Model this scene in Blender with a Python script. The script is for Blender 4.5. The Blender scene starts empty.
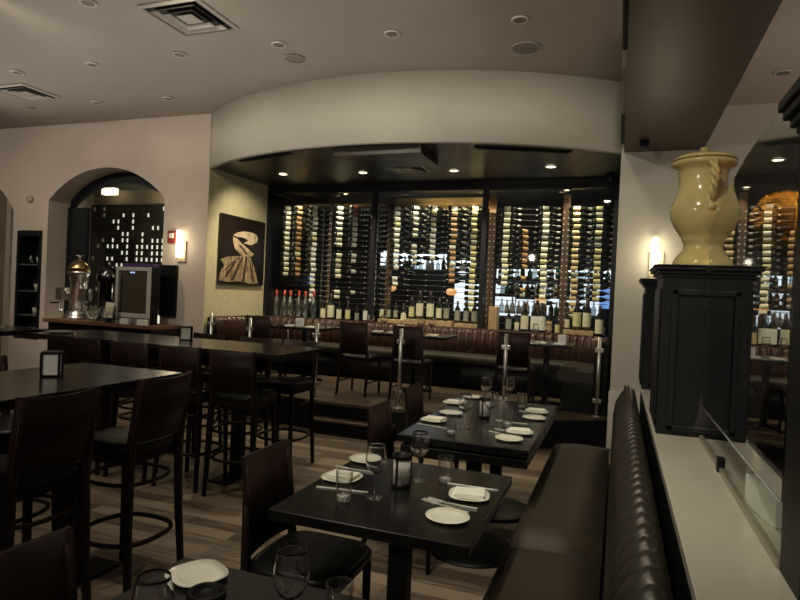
import bpy, bmesh, math, random
from mathutils import Vector, Matrix
random.seed(7)
S = bpy.context.scene
COL = S.collection
R = math.radians
PI = math.pi
# ------------------------------------------------------------------ camera
CH = 1.55
yaw, pitch, roll = R(20.05), R(-0.45), R(2.6)
fw = Vector((-math.sin(yaw)*math.cos(pitch), math.cos(yaw)*math.cos(pitch), math.sin(pitch)))
rt = Vector((math.cos(yaw), math.sin(yaw), 0)); up = rt.cross(fw)
cR = rt*math.cos(roll) + up*math.sin(roll); cU = up*math.cos(roll) - rt*math.sin(roll)
cam_d = bpy.data.cameras.new('camera'); cam = bpy.data.objects.new('camera', cam_d); COL.objects.link(cam)
m3 = Matrix((cR, cU, -fw)).transposed()
cam.matrix_world = Matrix.Translation((0, 0, CH)) @ m3.to_4x4()
cam_d.sensor_fit = 'HORIZONTAL'; cam_d.sensor_width = 36; cam_d.lens = 27.0
cam_d.clip_start = 0.05; cam_d.clip_end = 100
S.camera = cam
C0 = Vector((0, 0, CH))
def ray(px, py): return fw + cR*((px-400)/600) + cU*((300-py)/600)
def atz(px, py, z): d = ray(px, py); return C0 + d*((z-CH)/d.z)
def aty(px, py, y): d = ray(px, py); return C0 + d*(y/d.y)
def atx(px, py, x): d = ray(px, py); return C0 + d*(x/d.x)
# ------------------------------------------------------------------ world, exposure, added fill lights
w = bpy.data.worlds.new('world'); S.world = w; w.use_nodes = True
w.node_tree.nodes['Background'].inputs[0].default_value = (1.0, 0.88, 0.72, 1)
w.node_tree.nodes['Background'].inputs[1].default_value = 0.10
S.view_settings.view_transform = 'Standard'; S.view_settings.look = 'None'
S.view_settings.exposure = 0.0; S.view_settings.gamma = 1; S.view_settings.use_curve_mapping = False
def area(name, loc, size, power, col=(1, .85, .65), target=None, sy=None):
    l = bpy.data.lights.new(name, 'AREA'); l.energy = power; l.color = col; l.size = size
    if sy: l.shape = 'RECTANGLE'; l.size_y = sy
    o = bpy.data.objects.new(name, l); COL.objects.link(o); o.location = loc
    if target is not None: o.rotation_euler = (Vector(target)-Vector(loc)).to_track_quat('-Z', 'Y').to_euler()
    return o
def spot(name, loc, power, angle=70, col=(1, .82, .58), target=None, blend=.6, r=.05):
    l = bpy.data.lights.new(name, 'SPOT'); l.energy = power; l.color = col; l.spot_size = R(angle); l.spot_blend = blend
    l.shadow_soft_size = r
    o = bpy.data.objects.new(name, l); COL.objects.link(o); o.location = loc
    if target is not None: o.rotation_euler = (Vector(target)-Vector(loc)).to_track_quat('-Z', 'Y').to_euler()
    return o
def point(name, loc, power, col=(1, .8, .55), r=.05):
    l = bpy.data.lights.new(name, 'POINT'); l.energy = power; l.color = col; l.shadow_soft_size = r
    o = bpy.data.objects.new(name, l); COL.objects.link(o); o.location = loc; return o
area('ceiling_fill', (-5.0, 2.2, 3.0), 8.2, 88, (1, .90, .76), (-4.2, 2.2, 9.0), 7.0)  # added area in mid-air, brightens the ceiling; no real lamp hangs there
area('ceiling_fill_right', (2.2, 3.5, 2.6), 2.4, 12, (1, .88, .74), (2.2, 3.5, 9.0), 5.0)  # same kind of added fill, for the right-hand ceiling
for wx, wy, wp, tx in ((-9.6, 3.2, 130, -9.6), (-7.2, 3.4, 140, -7.2), (-5.2, 3.4, 100, -5.4), (-3.4, 3.2, 110, -3.6), (-1.6, 3.3, 110, -1.5), (-.35, 3.0, 80, .3)):
    spot('wall_fill', (wx, wy, 3.86), wp, 85, (1, .88, .70), (tx, 6.9, 2.3), 1.0, .08)  # spots added apart from the ceiling fixtures to brighten the walls
spot('wall_fill_right', (1.6, 2.6, 3.56), 70, 90, (1, .86, .70), (1.2, 6.9, 2.6), 1.0, .08)  # added likewise for the wall right of the beam
spot('niche_fill', (-7.0, 5.0, 3.86), 110, 40, (1, .90, .72), (-7.5, 6.7, 1.3), .8, .05)  # added spot with no fixture, brightens the espresso machine
for tx, ty, tp in ((-.8, 1.3, 60), (-.8, 2.5, 150), (-.8, 4.0, 170), (-2.4, 4.6, 150), (-3.2, 2.9, 90)):
    spot('table_fill', (tx-.25, ty-.25, 3.88), tp, 62, (1, .90, .70), (tx, ty, .7), 1.0, .05)  # added spots with no fixtures, brighten tables and place settings
spot('counter_fill', (-.75, .1, 3.85), 190, 50, (1, .92, .66), (.45, 2.5, 1.25), .9, .05)  # added spot with no fixture, brightens the ledge and urn
spot('rear_fill', (-2.6, -2.0, 2.9), 170, 80, (1, .90, .70), (-.9, 3.2, .9), 1.0, .08)  # unseen fill added behind the camera for tables, lanterns and urn
# ------------------------------------------------------------------ materials
MATS = {}
def mat(name, col, rough=.5, metal=0, spec=.5, emit=None, es=0, noise=0, nscale=8, bump=0, bscale=40, coat=0, trans=0, ior=1.45, alpha=1, stretch=None):
    if name in MATS: return MATS[name]
    m = bpy.data.materials.new(name); m.use_nodes = True; nt = m.node_tree; b = nt.nodes['Principled BSDF']
    c = (*col, 1)
    b.inputs['Base Color'].default_value = c; b.inputs['Roughness'].default_value = rough; b.inputs['Metallic'].default_value = metal
    b.inputs['Specular IOR Level'].default_value = spec; b.inputs['Coat Weight'].default_value = coat; b.inputs['IOR'].default_value = ior
    b.inputs['Transmission Weight'].default_value = trans; b.inputs['Alpha'].default_value = alpha
    if emit: b.inputs['Emission Color'].default_value = (*emit, 1); b.inputs['Emission Strength'].default_value = es
    tc = nt.nodes.new('ShaderNodeTexCoord'); mp = nt.nodes.new('ShaderNodeMapping')
    nt.links.new(tc.outputs['Object'], mp.inputs[0])
    if stretch: mp.inputs['Scale'].default_value = stretch
    n = nt.nodes.new('ShaderNodeTexNoise'); n.inputs['Scale'].default_value = nscale; n.inputs['Detail'].default_value = 5
    nt.links.new(mp.outputs[0], n.inputs['Vector'])
    k = noise if noise else .06
    r = nt.nodes.new('ShaderNodeValToRGB')
    r.color_ramp.elements[0].position = .3; r.color_ramp.elements[1].position = .7
    r.color_ramp.elements[0].color = (*[x*(1-k) for x in col], 1); r.color_ramp.elements[1].color = (*[min(1, x*(1+k)) for x in col], 1)
    nt.links.new(n.outputs['Fac'], r.inputs[0]); nt.links.new(r.outputs[0], b.inputs['Base Color'])
    if bump:
        n2 = nt.nodes.new('ShaderNodeTexNoise'); n2.inputs['Scale'].default_value = bscale; nt.links.new(mp.outputs[0], n2.inputs['Vector'])
        bp = nt.nodes.new('ShaderNodeBump'); bp.inputs['Strength'].default_value = bump; bp.inputs['Distance'].default_value = .01
        nt.links.new(n2.outputs['Fac'], bp.inputs['Height']); nt.links.new(bp.outputs[0], b.inputs['Normal'])
    MATS[name] = m; return m
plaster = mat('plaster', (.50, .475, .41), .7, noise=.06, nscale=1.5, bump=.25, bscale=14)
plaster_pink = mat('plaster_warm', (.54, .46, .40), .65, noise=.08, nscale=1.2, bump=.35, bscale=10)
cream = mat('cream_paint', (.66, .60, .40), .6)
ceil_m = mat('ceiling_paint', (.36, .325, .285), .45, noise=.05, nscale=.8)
brown_m = mat('brown_ceiling', (.044, .029, .018), .42, spec=.4, noise=.15, nscale=2, bump=.15, bscale=5)
dark_soffit = mat('dark_soffit', (.028, .025, .018), .38, noise=.1)
blackp = mat('black_paint', (.005, .005, .0055), .45, spec=.25)
black_satin = mat('black_satin', (.007, .008, .011), .45, spec=.35)
dwood = mat('dark_walnut', (.013, .0062, .0045), .48, spec=.22, noise=.35, nscale=7, stretch=(1, 1, .15))
ebony = mat('ebony_table', (.006, .0055, .005), .20, spec=.4, noise=.2, nscale=9)
bar_top = mat('espresso_bar_top', (.018, .014, .011), .20, noise=.3, nscale=6)
leather = mat('black_leather', (.005, .005, .005), .36, spec=.3, bump=.12, bscale=90)
blea = mat('dark_brown_leather', (.024, .019, .012), .55, spec=.4, noise=.2, nscale=5, bump=.12, bscale=70)
tuft = mat('channelled_leather', (.018, .016, .012), .36, noise=.15, nscale=6, bump=.1, bscale=60)
redlea = mat('booth_leather', (.038, .0145, .010), .34, noise=.25, nscale=3, bump=.1, bscale=60)
steel = mat('brushed_steel', (.45, .45, .44), .35, metal=1)
silver = mat('silverware', (.80, .79, .75), .38, metal=.6)
chrome = mat('chrome', (.85, .84, .80), .20, metal=1)
white_china = mat('white_china', (.72, .71, .62), .18, coat=.3)
linen = mat('white_linen', (.74, .73, .66), .85, bump=.2, bscale=120)
paper = mat('white_panel', (.62, .62, .60), .6)
brass = mat('brass', (.55, .40, .18), .3, metal=1)
oak = mat('rack_wood', (.085, .045, .022), .45, noise=.3, nscale=12, stretch=(1, 1, .2))
case_wood = mat('pine_case_wood', (.50, .36, .20), .6, noise=.2, nscale=10)
bottle_dark = mat('dark_bottle_glass', (.010, .012, .008), .12, coat=.3)
lab = {'cream': mat('label_cream', (.78, .76, .58), .6), 'white': mat('label_white', (.85, .85, .80), .6),
       'copper': mat('label_copper', (.50, .30, .15), .5), 'yellow': mat('label_yellow', (.72, .66, .36), .6),
       'orange': mat('label_orange', (.68, .50, .27), .6), 'grey': mat('label_grey', (.33, .34, .28), .6),
       'red': mat('label_red', (.4, .08, .05), .5)}
foil = mat('red_foil', (.35, .05, .03), .35, metal=.4)
foil_dark = mat('dark_foil', (.05, .03, .03), .3, metal=.5)
def glass_mat(name, tint=(1, 1, 1), refl=.06, rough=.02, power=5):
    # clear architectural glass: fresnel reflection over clear see-through
    m = bpy.data.materials.new(name); m.use_nodes = True; nt = m.node_tree; nt.nodes.clear()
    out = nt.nodes.new('ShaderNodeOutputMaterial'); mx = nt.nodes.new('ShaderNodeMixShader')
    t = nt.nodes.new('ShaderNodeBsdfTransparent'); t.inputs[0].default_value = (*tint, 1)
    g = nt.nodes.new('ShaderNodeBsdfGlossy'); g.inputs['Roughness'].default_value = rough
    f = nt.nodes.new('ShaderNodeLayerWeight'); f.inputs['Blend'].default_value = .5
    pw_ = nt.nodes.new('ShaderNodeMath'); pw_.operation = 'POWER'; pw_.inputs[1].default_value = power; nt.links.new(f.outputs['Facing'], pw_.inputs[0])
    a = nt.nodes.new('ShaderNodeMath'); a.operation = 'MULTIPLY_ADD'; a.inputs[1].default_value = .95-refl; a.inputs[2].default_value = refl; a.use_clamp = True
    nt.links.new(pw_.outputs[0], a.inputs[0]); nt.links.new(a.outputs[0], mx.inputs[0])
    nt.links.new(t.outputs[0], mx.inputs[1]); nt.links.new(g.outputs[0], mx.inputs[2]); nt.links.new(mx.outputs[0], out.inputs[0])
    return m
clear = glass_mat('clear_glass', (.95, .97, .96), .02)
window_glass = glass_mat('wine_room_glass', (.96, .97, .96), .02)
stem_glass = mat('stemware_glass', (1, 1, 1), .0, trans=1, ior=1.42, coat=.3)
stem_glass.node_tree.links.remove(stem_glass.node_tree.nodes['Principled BSDF'].inputs['Base Color'].links[0])
thick_glass = glass_mat('tumbler_glass', (.97, .97, .96), .07, .03, 2.2)
sparkle_glass = mat('sparkle_glass', (.85, .86, .84), .06, trans=.5, ior=1.5, coat=.8)  # half-white glass: the sparkle of tumbler bottoms is put into the colour
clear_bottle = glass_mat('clear_bottle_glass', (.62, .68, .70), .25, .25, 2)
mirror_glass = glass_mat('reflective_partition_glass', (.60, .60, .58), .50, .004)
def emis(name, col, st):
    return mat(name, (.8, .8, .8), .5, emit=col, es=st)
lamp_on = emis('lamp_on', (1, .80, .48), 9)
sconce_on = emis('sconce_on', (1, .86, .55), 6)
lamp_dim = mat('lamp_off_lens', (.55, .50, .42), .4)
shelf_glow = emis('lit_shelf_back', (.78, .90, 1), 1.8)
screen_blue = emis('screen_blue', (.12, .30, .75), .9)
screen_white = emis('screen_pale', (.65, .80, 1), 1.1)
# floor
def floor_mat(name, cols, wid=.115, leng=1.1, rough=.42):
    m = bpy.data.materials.new(name); m.use_nodes = True; nt = m.node_tree; b = nt.nodes['Principled BSDF']
    tc = nt.nodes.new('ShaderNodeTexCoord')
    br = nt.nodes.new('ShaderNodeTexBrick'); br.inputs['Scale'].default_value = 1; br.inputs['Brick Width'].default_value = leng
    br.inputs['Row Height'].default_value = wid; br.inputs['Mortar Size'].default_value = .0015; br.offset = .37; br.inputs['Bias'].default_value = 0
    br.inputs['Color1'].default_value = (0, 0, 0, 1); br.inputs['Color2'].default_value = (1, 1, 1, 1); br.inputs['Mortar'].default_value = (.1, .1, .1, 1)
    nt.links.new(tc.outputs['Object'], br.inputs['Vector'])
    mp = nt.nodes.new('ShaderNodeMapping'); mp.inputs['Scale'].default_value = (1.2, 16, 1); nt.links.new(tc.outputs['Object'], mp.inputs[0])
    n = nt.nodes.new('ShaderNodeTexNoise'); n.inputs['Scale'].default_value = 3; n.inputs['Detail'].default_value = 8; nt.links.new(mp.outputs[0], n.inputs['Vector'])
    mx = nt.nodes.new('ShaderNodeMath'); mx.operation = 'MULTIPLY_ADD'; mx.inputs[1].default_value = .45; nt.links.new(br.outputs['Color'], mx.inputs[0])
    m2 = nt.nodes.new('ShaderNodeMath'); m2.operation = 'MULTIPLY'; m2.inputs[1].default_value = .75; nt.links.new(n.outputs['Fac'], m2.inputs[0]); nt.links.new(m2.outputs[0], mx.inputs[2])
    r = nt.nodes.new('ShaderNodeValToRGB'); e = r.color_ramp.elements
    e[0].position = .22; e[0].color = (*cols[0], 1); e[1].position = .75; e[1].color = (*cols[2], 1); k = e.new(.48); k.color = (*cols[1], 1)
    nt.links.new(mx.outputs[0], r.inputs[0]); nt.links.new(r.outputs[0], b.inputs['Base Color']); b.inputs['Roughness'].default_value = rough
    bp = nt.nodes.new('ShaderNodeBump'); bp.inputs['Strength'].default_value = .25; bp.inputs['Distance'].default_value = .004
    nt.links.new(n.outputs['Fac'], bp.inputs['Height']); nt.links.new(bp.outputs[0], b.inputs['Normal'])
    return m
floor_m = floor_mat('plank_floor', [(.035, .022, .014), (.105, .075, .050), (.26, .20, .14)])
plat_m = floor_mat('platform_floor', [(.035, .024, .014), (.065, .046, .028), (.10, .075, .05)])
def quartz():
    m = mat('pale_quartz', (.50, .47, .41), .12, noise=.05, nscale=3, coat=.2); return m
quartz_m = quartz()
# ------------------------------------------------------------------ mesh helpers
class MB:
    def __init__(s): s.bm = bmesh.new()
    def face(s, vs, mi=0, smooth=False):
        try:
            f = s.bm.faces.new(vs); f.material_index = mi; f.smooth = smooth; return f
        except ValueError: return None
    def box(s, c, d, rot=0, mi=0, rx=0, ry=0):
        M = Matrix.Translation(c) @ Matrix.Rotation(rot, 4, 'Z') @ Matrix.Rotation(rx, 4, 'X') @ Matrix.Rotation(ry, 4, 'Y')
        v = [s.bm.verts.new(M @ Vector((x*d[0]/2, y*d[1]/2, z*d[2]/2))) for x in (-1, 1) for y in (-1, 1) for z in (-1, 1)]
        for q in ((0, 1, 3, 2), (4, 6, 7, 5), (0, 4, 5, 1), (2, 3, 7, 6), (0, 2, 6, 4), (1, 5, 7, 3)): s.face([v[i] for i in q], mi)
        return s
    def b2(s, x0, x1, y0, y1, z0, z1, mi=0):
        return s.box(((x0+x1)/2, (y0+y1)/2, (z0+z1)/2), (abs(x1-x0), abs(y1-y0), abs(z1-z0)), mi=mi)
    def loft(s, rings, close=True, cap=True, mi=0, smooth=True):
        vv = [[s.bm.verts.new(p) for p in r] for r in rings]
        n = len(vv[0])
        for a, b in zip(vv[:-1], vv[1:]):
            for i in range(n if close else n-1):
                j = (i+1) % n; s.face([a[i], a[j], b[j], b[i]], mi, smooth)
        if cap and close:
            s.face(list(reversed(vv[0])), mi); s.face(vv[-1], mi)
        return s
    def lathe(s, prof, c=(0, 0, 0), seg=24, mi=0, cap=True, M=None, sx=1, sy=1):
        c = Vector(c); rings = []
        for r, z in prof:
            ring = [Vector((r*math.cos(2*PI*i/seg)*sx, r*math.sin(2*PI*i/seg)*sy, z)) for i in range(seg)]
            if M: ring = [M @ p for p in ring]
            rings.append([p + c for p in ring])
        return s.loft(rings, cap=cap, mi=mi)
    def tube(s, pts, r, seg=8, mi=0, cap=True):
        pts = [Vector(p) for p in pts]; rings = []; n0 = None
        for i, p in enumerate(pts):
            t = (pts[min(i+1, len(pts)-1)] - pts[max(i-1, 0)]).normalized()
            if n0 is None: n0 = t.orthogonal().normalized()
            n0 = (n0 - t*n0.dot(t)).normalized(); b = t.cross(n0)
            rr = r[i] if isinstance(r, (list, tuple)) else r
            rings.append([p + (n0*math.cos(2*PI*k/seg) + b*math.sin(2*PI*k/seg))*rr for k in range(seg)])
        return s.loft(rings, mi=mi, cap=cap)
    def prism(s, pts, axis, a, b, mi=0):
        # pts 2D polygon extruded along axis between a and b
        def P(u, v, t): return {'x': (t, u, v), 'y': (u, t, v), 'z': (u, v, t)}[axis]
        A = [s.bm.verts.new(P(u, v, a)) for u, v in pts]; B = [s.bm.verts.new(P(u, v, b)) for u, v in pts]
        s.face(A, mi); s.face(list(reversed(B)), mi)
        for i in range(len(pts)): j = (i+1) % len(pts); s.face([A[i], B[i], B[j], A[j]], mi)
        return s
    def build(s, name, m, parent=None, loc=None, bevel=0, smooth=False, seg=2):
        bmesh.ops.recalc_face_normals(s.bm, faces=s.bm.faces)
        me = bpy.data.meshes.new(name); s.bm.to_mesh(me); s.bm.free()
        for q in (m if isinstance(m, (list, tuple)) else [m]): me.materials.append(q)
        o = bpy.data.objects.new(name, me); COL.objects.link(o)
        if parent: o.parent = parent
        if loc is not None: o.location = loc
        if bevel:
            md = o.modifiers.new('bevel', 'BEVEL'); md.width = bevel; md.segments = seg; md.limit_method = 'ANGLE'; md.angle_limit = R(40)
        return o
def tag(o, label=None, cat=None, group=None, kind=None):
    if label: o['label'] = label
    if cat: o['category'] = cat
    if group: o['group'] = group
    if kind: o['kind'] = kind
    return o
def empty(name, loc, label, cat, group=None, rz=0):
    o = bpy.data.objects.new(name, None); COL.objects.link(o); o.location = loc; o.rotation_euler = (0, 0, rz)
    o.empty_display_size = .1
    return tag(o, label, cat, group)
def dup(root, loc, rz=None, label=None, group=None):
    def cp(o, par):
        c = o.copy(); COL.objects.link(c); c.parent = par
        for ch in o.children: cp(ch, c)
        return c
    r = cp(root, None); r.location = loc
    if rz is not None: r.rotation_euler = (0, 0, rz)
    if label: r['label'] = label
    if group: r['group'] = group
    return r
def struct(name, mb, m, bevel=0, parent=None):
    o = mb.build(name, m, parent, bevel=bevel)
    if not parent: o['kind'] = 'structure'
    return o
ORD = ['first', 'second', 'third', 'fourth', 'fifth', 'sixth', 'seventh', 'eighth', 'ninth', 'tenth', 'eleventh', 'twelfth', 'thirteenth', 'fourteenth', 'fifteenth', 'sixteenth', 'seventeenth', 'eighteenth', 'nineteenth', 'twentieth', 'twenty-first']
# ------------------------------------------------------------------ structure
ZC, ZS, YW, YG = 3.95, 3.20, 6.9, 8.42
XL, XR = -5.42, -0.05
# curve of soffit / platform edge
CCx, CCy, CRr = -2.735, 10.49, 4.49
def cy(x, r=CRr): return CCy - math.sqrt(max(0, r*r - (x-CCx)**2))
struct('floor', MB().b2(-12.5, 4.0, -2.5, 11, -.05, 0), floor_m)
cl = MB()
cl.b2(-12.5, 0.0, -2.5, YW+.35, ZC, ZC+.08)
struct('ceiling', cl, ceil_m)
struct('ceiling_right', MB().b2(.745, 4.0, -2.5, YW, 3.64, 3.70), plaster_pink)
# brown dropped beam
bm_ = MB()
b0 = [( -.024, -2.5), (-.024, YW), (.75, YW), (.72, -2.5)]
bm_.prism(b0, 'z', ZS, ZS+.80)
struct('trim_1', bm_, brown_m)
# curved white soffit band above alcove
def arc_x(n=48): return [XL + (XR-XL)*i/n for i in range(n+1)]
sf = MB(); outer = []; 
rings = []
for x in arc_x():
    y = cy(x); yi = y+.10
    rings.append([Vector((x, y, ZS)), Vector((x, y, ZC)), Vector((x, yi, ZC)), Vector((x, yi, ZS))])
sf.loft(rings)
struct('trim_2', sf, plaster)
# strip between curved soffit and beam
for i_, (ya, yb, mm) in enumerate(((1.2, 4.33, blackp), (4.33, 4.66, mat('white_gap', (.72, .68, .62), .6)), (4.66, 5.78, plaster_pink), (5.78, 6.86, blackp))):
    struct(f'trim_{9+i_}', MB().b2(-.058, -.026, ya, yb, 3.28, ZC), mm)
# alcove ceiling
pts = [(x, cy(x)+.05) for x in arc_x(30)] + [(XR, YG+.05), (XL, YG+.05)]
struct('ceiling_alcove', MB().prism(pts, 'z', ZS+.02, ZS+.07), dark_soffit)
# arch wall
A1 = (-8.42, -6.17, 2.78, 3.26); A2 = (-11.6, -9.17, 2.62, 3.28)
def arch_z(a, x):
    x0, x1, zs, za = a; h = (x1-x0)/2; c = (x0+x1)/2; s_ = za-zs; r = (h*h+s_*s_)/(2*s_)
    return za - r + math.sqrt(max(0, r*r-(x-c)**2))
wl = MB()
WY0, WY1 = YW, 7.25
def seg(x0, x1, z0, z1): wl.b2(x0, x1, WY0, WY1, z0, z1)
seg(-12.5, A2[0], 0, ZC)
seg(A2[1], -9.06, 0, ZC); seg(-9.06, -8.52, 0, .60); seg(-9.06, -8.52, 2.31, ZC); seg(-8.52, A1[0], 0, ZC)
wl.b2(-9.06, -8.52, WY1-.03, WY1, .6, 2.31)
seg(A1[1], XL, 0, ZC)
seg(A1[0], A1[1], 0, .95)
for a in (A1, A2):
    n = 28
    for i in range(n):
        xa = a[0]+(a[1]-a[0])*i/n; xb = a[0]+(a[1]-a[0])*(i+1)/n
        za, zb = arch_z(a, xa), arch_z(a, xb)
        wl.prism([(xa, za), (xb, zb), (xb, ZC), (xa, ZC)], 'y', WY0, WY1)
bmesh.ops.remove_doubles(wl.bm, verts=wl.bm.verts, dist=.0005)
struct('wall_left', wl, plaster_pink)
struct('wall_alcove_left', MB().b2(XL-.03, XL+.004, YW+.003, 10.4, 0, ZS+.01), cream)
# pier wall right, with white wainscot
pw = MB(); pw.b2(XR, 4.0, YW, YW+.14, 0, ZC)
struct('wall_pier', pw, plaster)
struct('baseboard_pier', MB().b2(XR-.012, .6, YW-.03, YW, 0, .62), mat('white_wainscot', (.62, .60, .56), .5))
struct('wall_alcove_right', MB().b2(XR, XR+.03, YW+.14, 10.4, 0, ZC), blackp)
struct('wall_far_left', MB().b2(-12.6, -12.5, -2.5, 11, 0, ZC), plaster_pink)
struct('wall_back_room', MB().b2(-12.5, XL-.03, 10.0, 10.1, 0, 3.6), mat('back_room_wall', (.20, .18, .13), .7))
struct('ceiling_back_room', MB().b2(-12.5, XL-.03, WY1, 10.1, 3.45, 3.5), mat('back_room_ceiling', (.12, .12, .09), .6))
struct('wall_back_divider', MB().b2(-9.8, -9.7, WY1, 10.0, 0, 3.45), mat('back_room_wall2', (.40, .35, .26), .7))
struct('wall_back_bar', MB().b2(XL, XR, 10.4, 10.5, 0, 3.3), blackp)
# platform with two steps
pts = [(x, cy(x)) for x in arc_x(30)] + [(XR, 10.3), (XL, 10.3)]
struct('floor_platform', MB().prism(pts, 'z', .0, .33), plat_m)
pf = MB(); r_ = []
for x in arc_x(30):
    if x < -3.15 or x > -2.2: pass
rr1 = [[Vector((x, cy(x)-.012, .002)), Vector((x, cy(x)-.012, .30)), Vector((x, cy(x)-.002, .30)), Vector((x, cy(x)-.002, .002))] for x in arc_x(30)]
pf.loft(rr1, smooth=False); struct('trim_5', pf, blackp)
# dark low wall under the railing left of the steps and right of them
sp = MB(); sx = [-3.12 + i*.105 for i in range(10)]
sp.prism([(sx[0], 5.83)] + [(sx[-1], 5.83)] + [(x, cy(x)-.014) for x in reversed(sx)], 'z', .145, .165)
so = struct('floor_step', sp, plat_m)
sp = MB(); sp.prism([(sx[0], 5.85)] + [(sx[-1], 5.85)] + [(x, cy(x)-.016) for x in reversed(sx)], 'z', 0.002, .145)
struct('trim_6', sp, blackp)
# ------------------------------------------------------------------ wine room front: frame and glass
fr = MB()
def gx(px): return aty(px, 250, YG).x
mulls = [gx(373.2), gx(483.5)]
fr.b2(XL, XR, YG-.04, YG+.04, 3.10, ZS+.02)
fr.b2(XL, XL+.07, YG-.04, YG+.04, .33, 3.10); fr.b2(XR-.07, XR, YG-.04, YG+.04, .33, 3.10)
for x in mulls: fr.b2(x-.034, x+.034, YG-.04, YG+.04, .33, 3.10)
fr.b2(XL+.07, XR-.07, YG-.04, YG+.04, .33, 1.10)
wf = struct('window_1', fr, black_satin)
ed = [XL+.07] + mulls + [XR-.07]
for a, b in zip(ed[:-1], ed[1:]):
    MB().b2(a+.04, b-.04, YG-.006, YG+.006, 1.10, 3.10).build('pane', window_glass, wf)
struct('wall_wine_room_left', MB().b2(XL+.005, XL+.016, YG+.045, 10.3, .331, 3.12), blackp)
# wine room ledge, ceiling and lit wooden cornice
struct('trim_7', MB().b2(XL+.02, XR-.02, YG+.05, YG+.62, 1.06, 1.10).b2(XL+.02, XR-.02, YG+.05, YG+.10, .33, 1.06), blackp)
wc = MB().b2(XL+.01, XR-.01, YG+.05, 10.3, 3.13, 3.18)
struct('ceiling_wine_room', wc, mat('wine_room_ceiling', (.07, .065, .055), .35))
cm = MB()
for k in range(3): cm.b2(gx(380), gx(480), YG+.42+.07*k, YG+.47+.07*k, 3.02-.05*k, 3.07-.05*k)
cm.b2(gx(277), gx(372), YG+.50, YG+.56, 2.97, 3.01)
struct('trim_8', cm, mat('gilded_wood', (.42, .30, .14), .35, noise=.2))
# ------------------------------------------------------------------ ceiling fittings
def downlight(p, label, on=False, r=.075, group='downlights in the main ceiling'):
    e = empty('downlight', p, label, 'ceiling light', group)
    ring = MB(); ring.lathe([(r*.72, -.004), (r, -.004), (r*1.02, -.012), (r*.92, -.018), (r*.72, -.012)], seg=28, cap=False)
    ring.build('trim_ring', mat('white_trim', (.55, .50, .44), .4), e)
    l = MB(); l.lathe([(.001, -.005), (r*.70, -.005), (r*.70, -.010), (.001, -.010)], seg=24, cap=False)
    l.build('lens', lamp_on if on else lamp_dim, e)
    if not on:
        b = MB(); b.lathe([(r*.70, -.0105), (r*.35, -.011), (.001, -.0115)], seg=24, cap=False, c=(r*.0, 0, 0))
        b.build('baffle', mat('baffle_grey', (.16, .145, .125), .4), e)
    return e
maindl = [((88, 2), 'on the ceiling at the top left edge, nearest the camera'), ((180, 54), 'just below the big square air vent'), ((92, 64), 'on the ceiling between the two air vents'),
          ((279, 44), 'right beside the small round speaker'), ((392, 33), 'in the middle of the ceiling, alone'), ((520, 19), 'in front of the larger round speaker'),
          ((168, 98), 'close to the arch wall, right of the big arch'), ((97, 102), 'close to the arch wall, above the big arch'), ((17, 72), 'just above the left air vent')]
for p, t in maindl:
    q = atz(p[0], p[1], ZC); downlight(q, 'unlit round recessed downlight ' + t)
q = atz(783, 72, 3.64); downlight(q, 'unlit round downlight in the pale ceiling right of the brown beam', group=None) if False else tag(downlight(q, 'x'), 'unlit round downlight in the pale ceiling right of the brown beam')
for p, t, r in (((295, 58), 'small round ceiling speaker grille beside a downlight', .11), ((526, 47), 'large round white ceiling speaker right of the centre', .14), ((31, 107), 'small round ceiling disc at the arch wall near the left vent', .06)):
    q = atz(p[0], p[1], ZC); e = empty('ceiling_speaker', q, t, 'speaker', 'round speakers in the ceiling')
    MB().lathe([(r*.9, -.001), (r, -.006), (r*.97, -.014), (r*.88, -.012)], seg=32, cap=False).build('rim', mat('speaker_rim', (.36, .32, .28), .5), e)
    MB().lathe([(r*.89, -.008), (r*.5, -.011), (.001, -.012)], seg=32, cap=False).build('grille', mat('speaker_grille', (.24, .22, .19) , .7, bump=.5, bscale=300), e)
def vent(c, rz, w_, label, z=None, m1=None, m2=None):
    e = empty('air_vent', c, label, 'air vent', 'square air vents in the ceilings', rz)
    m1 = m1 or mat('vent_metal', (.42, .40, .36), .4); m2 = m2 or blackp
    b = MB(); b.box((0, 0, -.003), (w_*.9, w_*.9, .004)); b.build('recess', m2, e)
    k = w_/2
    for i, s_ in enumerate((1.0, .74, .50)):
        f = MB(); o, t = k*s_, k*.10
        for a in range(4):
            M = Matrix.Rotation(a*PI/2, 4, 'Z')
            P = [Vector((-o, -o, -.008 if i == 0 else -.03)), Vector((o, -o, -.008 if i == 0 else -.03)), Vector((o-t, -o+t, -.02 if i == 0 else -.006)), Vector((-o+t, -o+t, -.02 if i == 0 else -.006))]
            f.face([f.bm.verts.new(M @ p) for p in P]); f.face([f.bm.verts.new(M @ (p+Vector((0, 0, -.004)))) for p in reversed(P)])
        f.build('louvre_frame', m1, e)
    f = MB(); f.box((0, 0, -.02), (w_*.26, w_*.26, .006)); f.build('centre_plate', m1, e)
    return e
vent(atz(190, 17, ZC), 0, .62, 'big square louvred air vent in the ceiling near the camera')
vent(atz(27, 92, ZC), 0, .56, 'square louvred air vent at the far left of the ceiling')
vent((-2.68, 7.38, ZS+.018), 0, .52, 'square air vent in the dark alcove ceiling')
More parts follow.
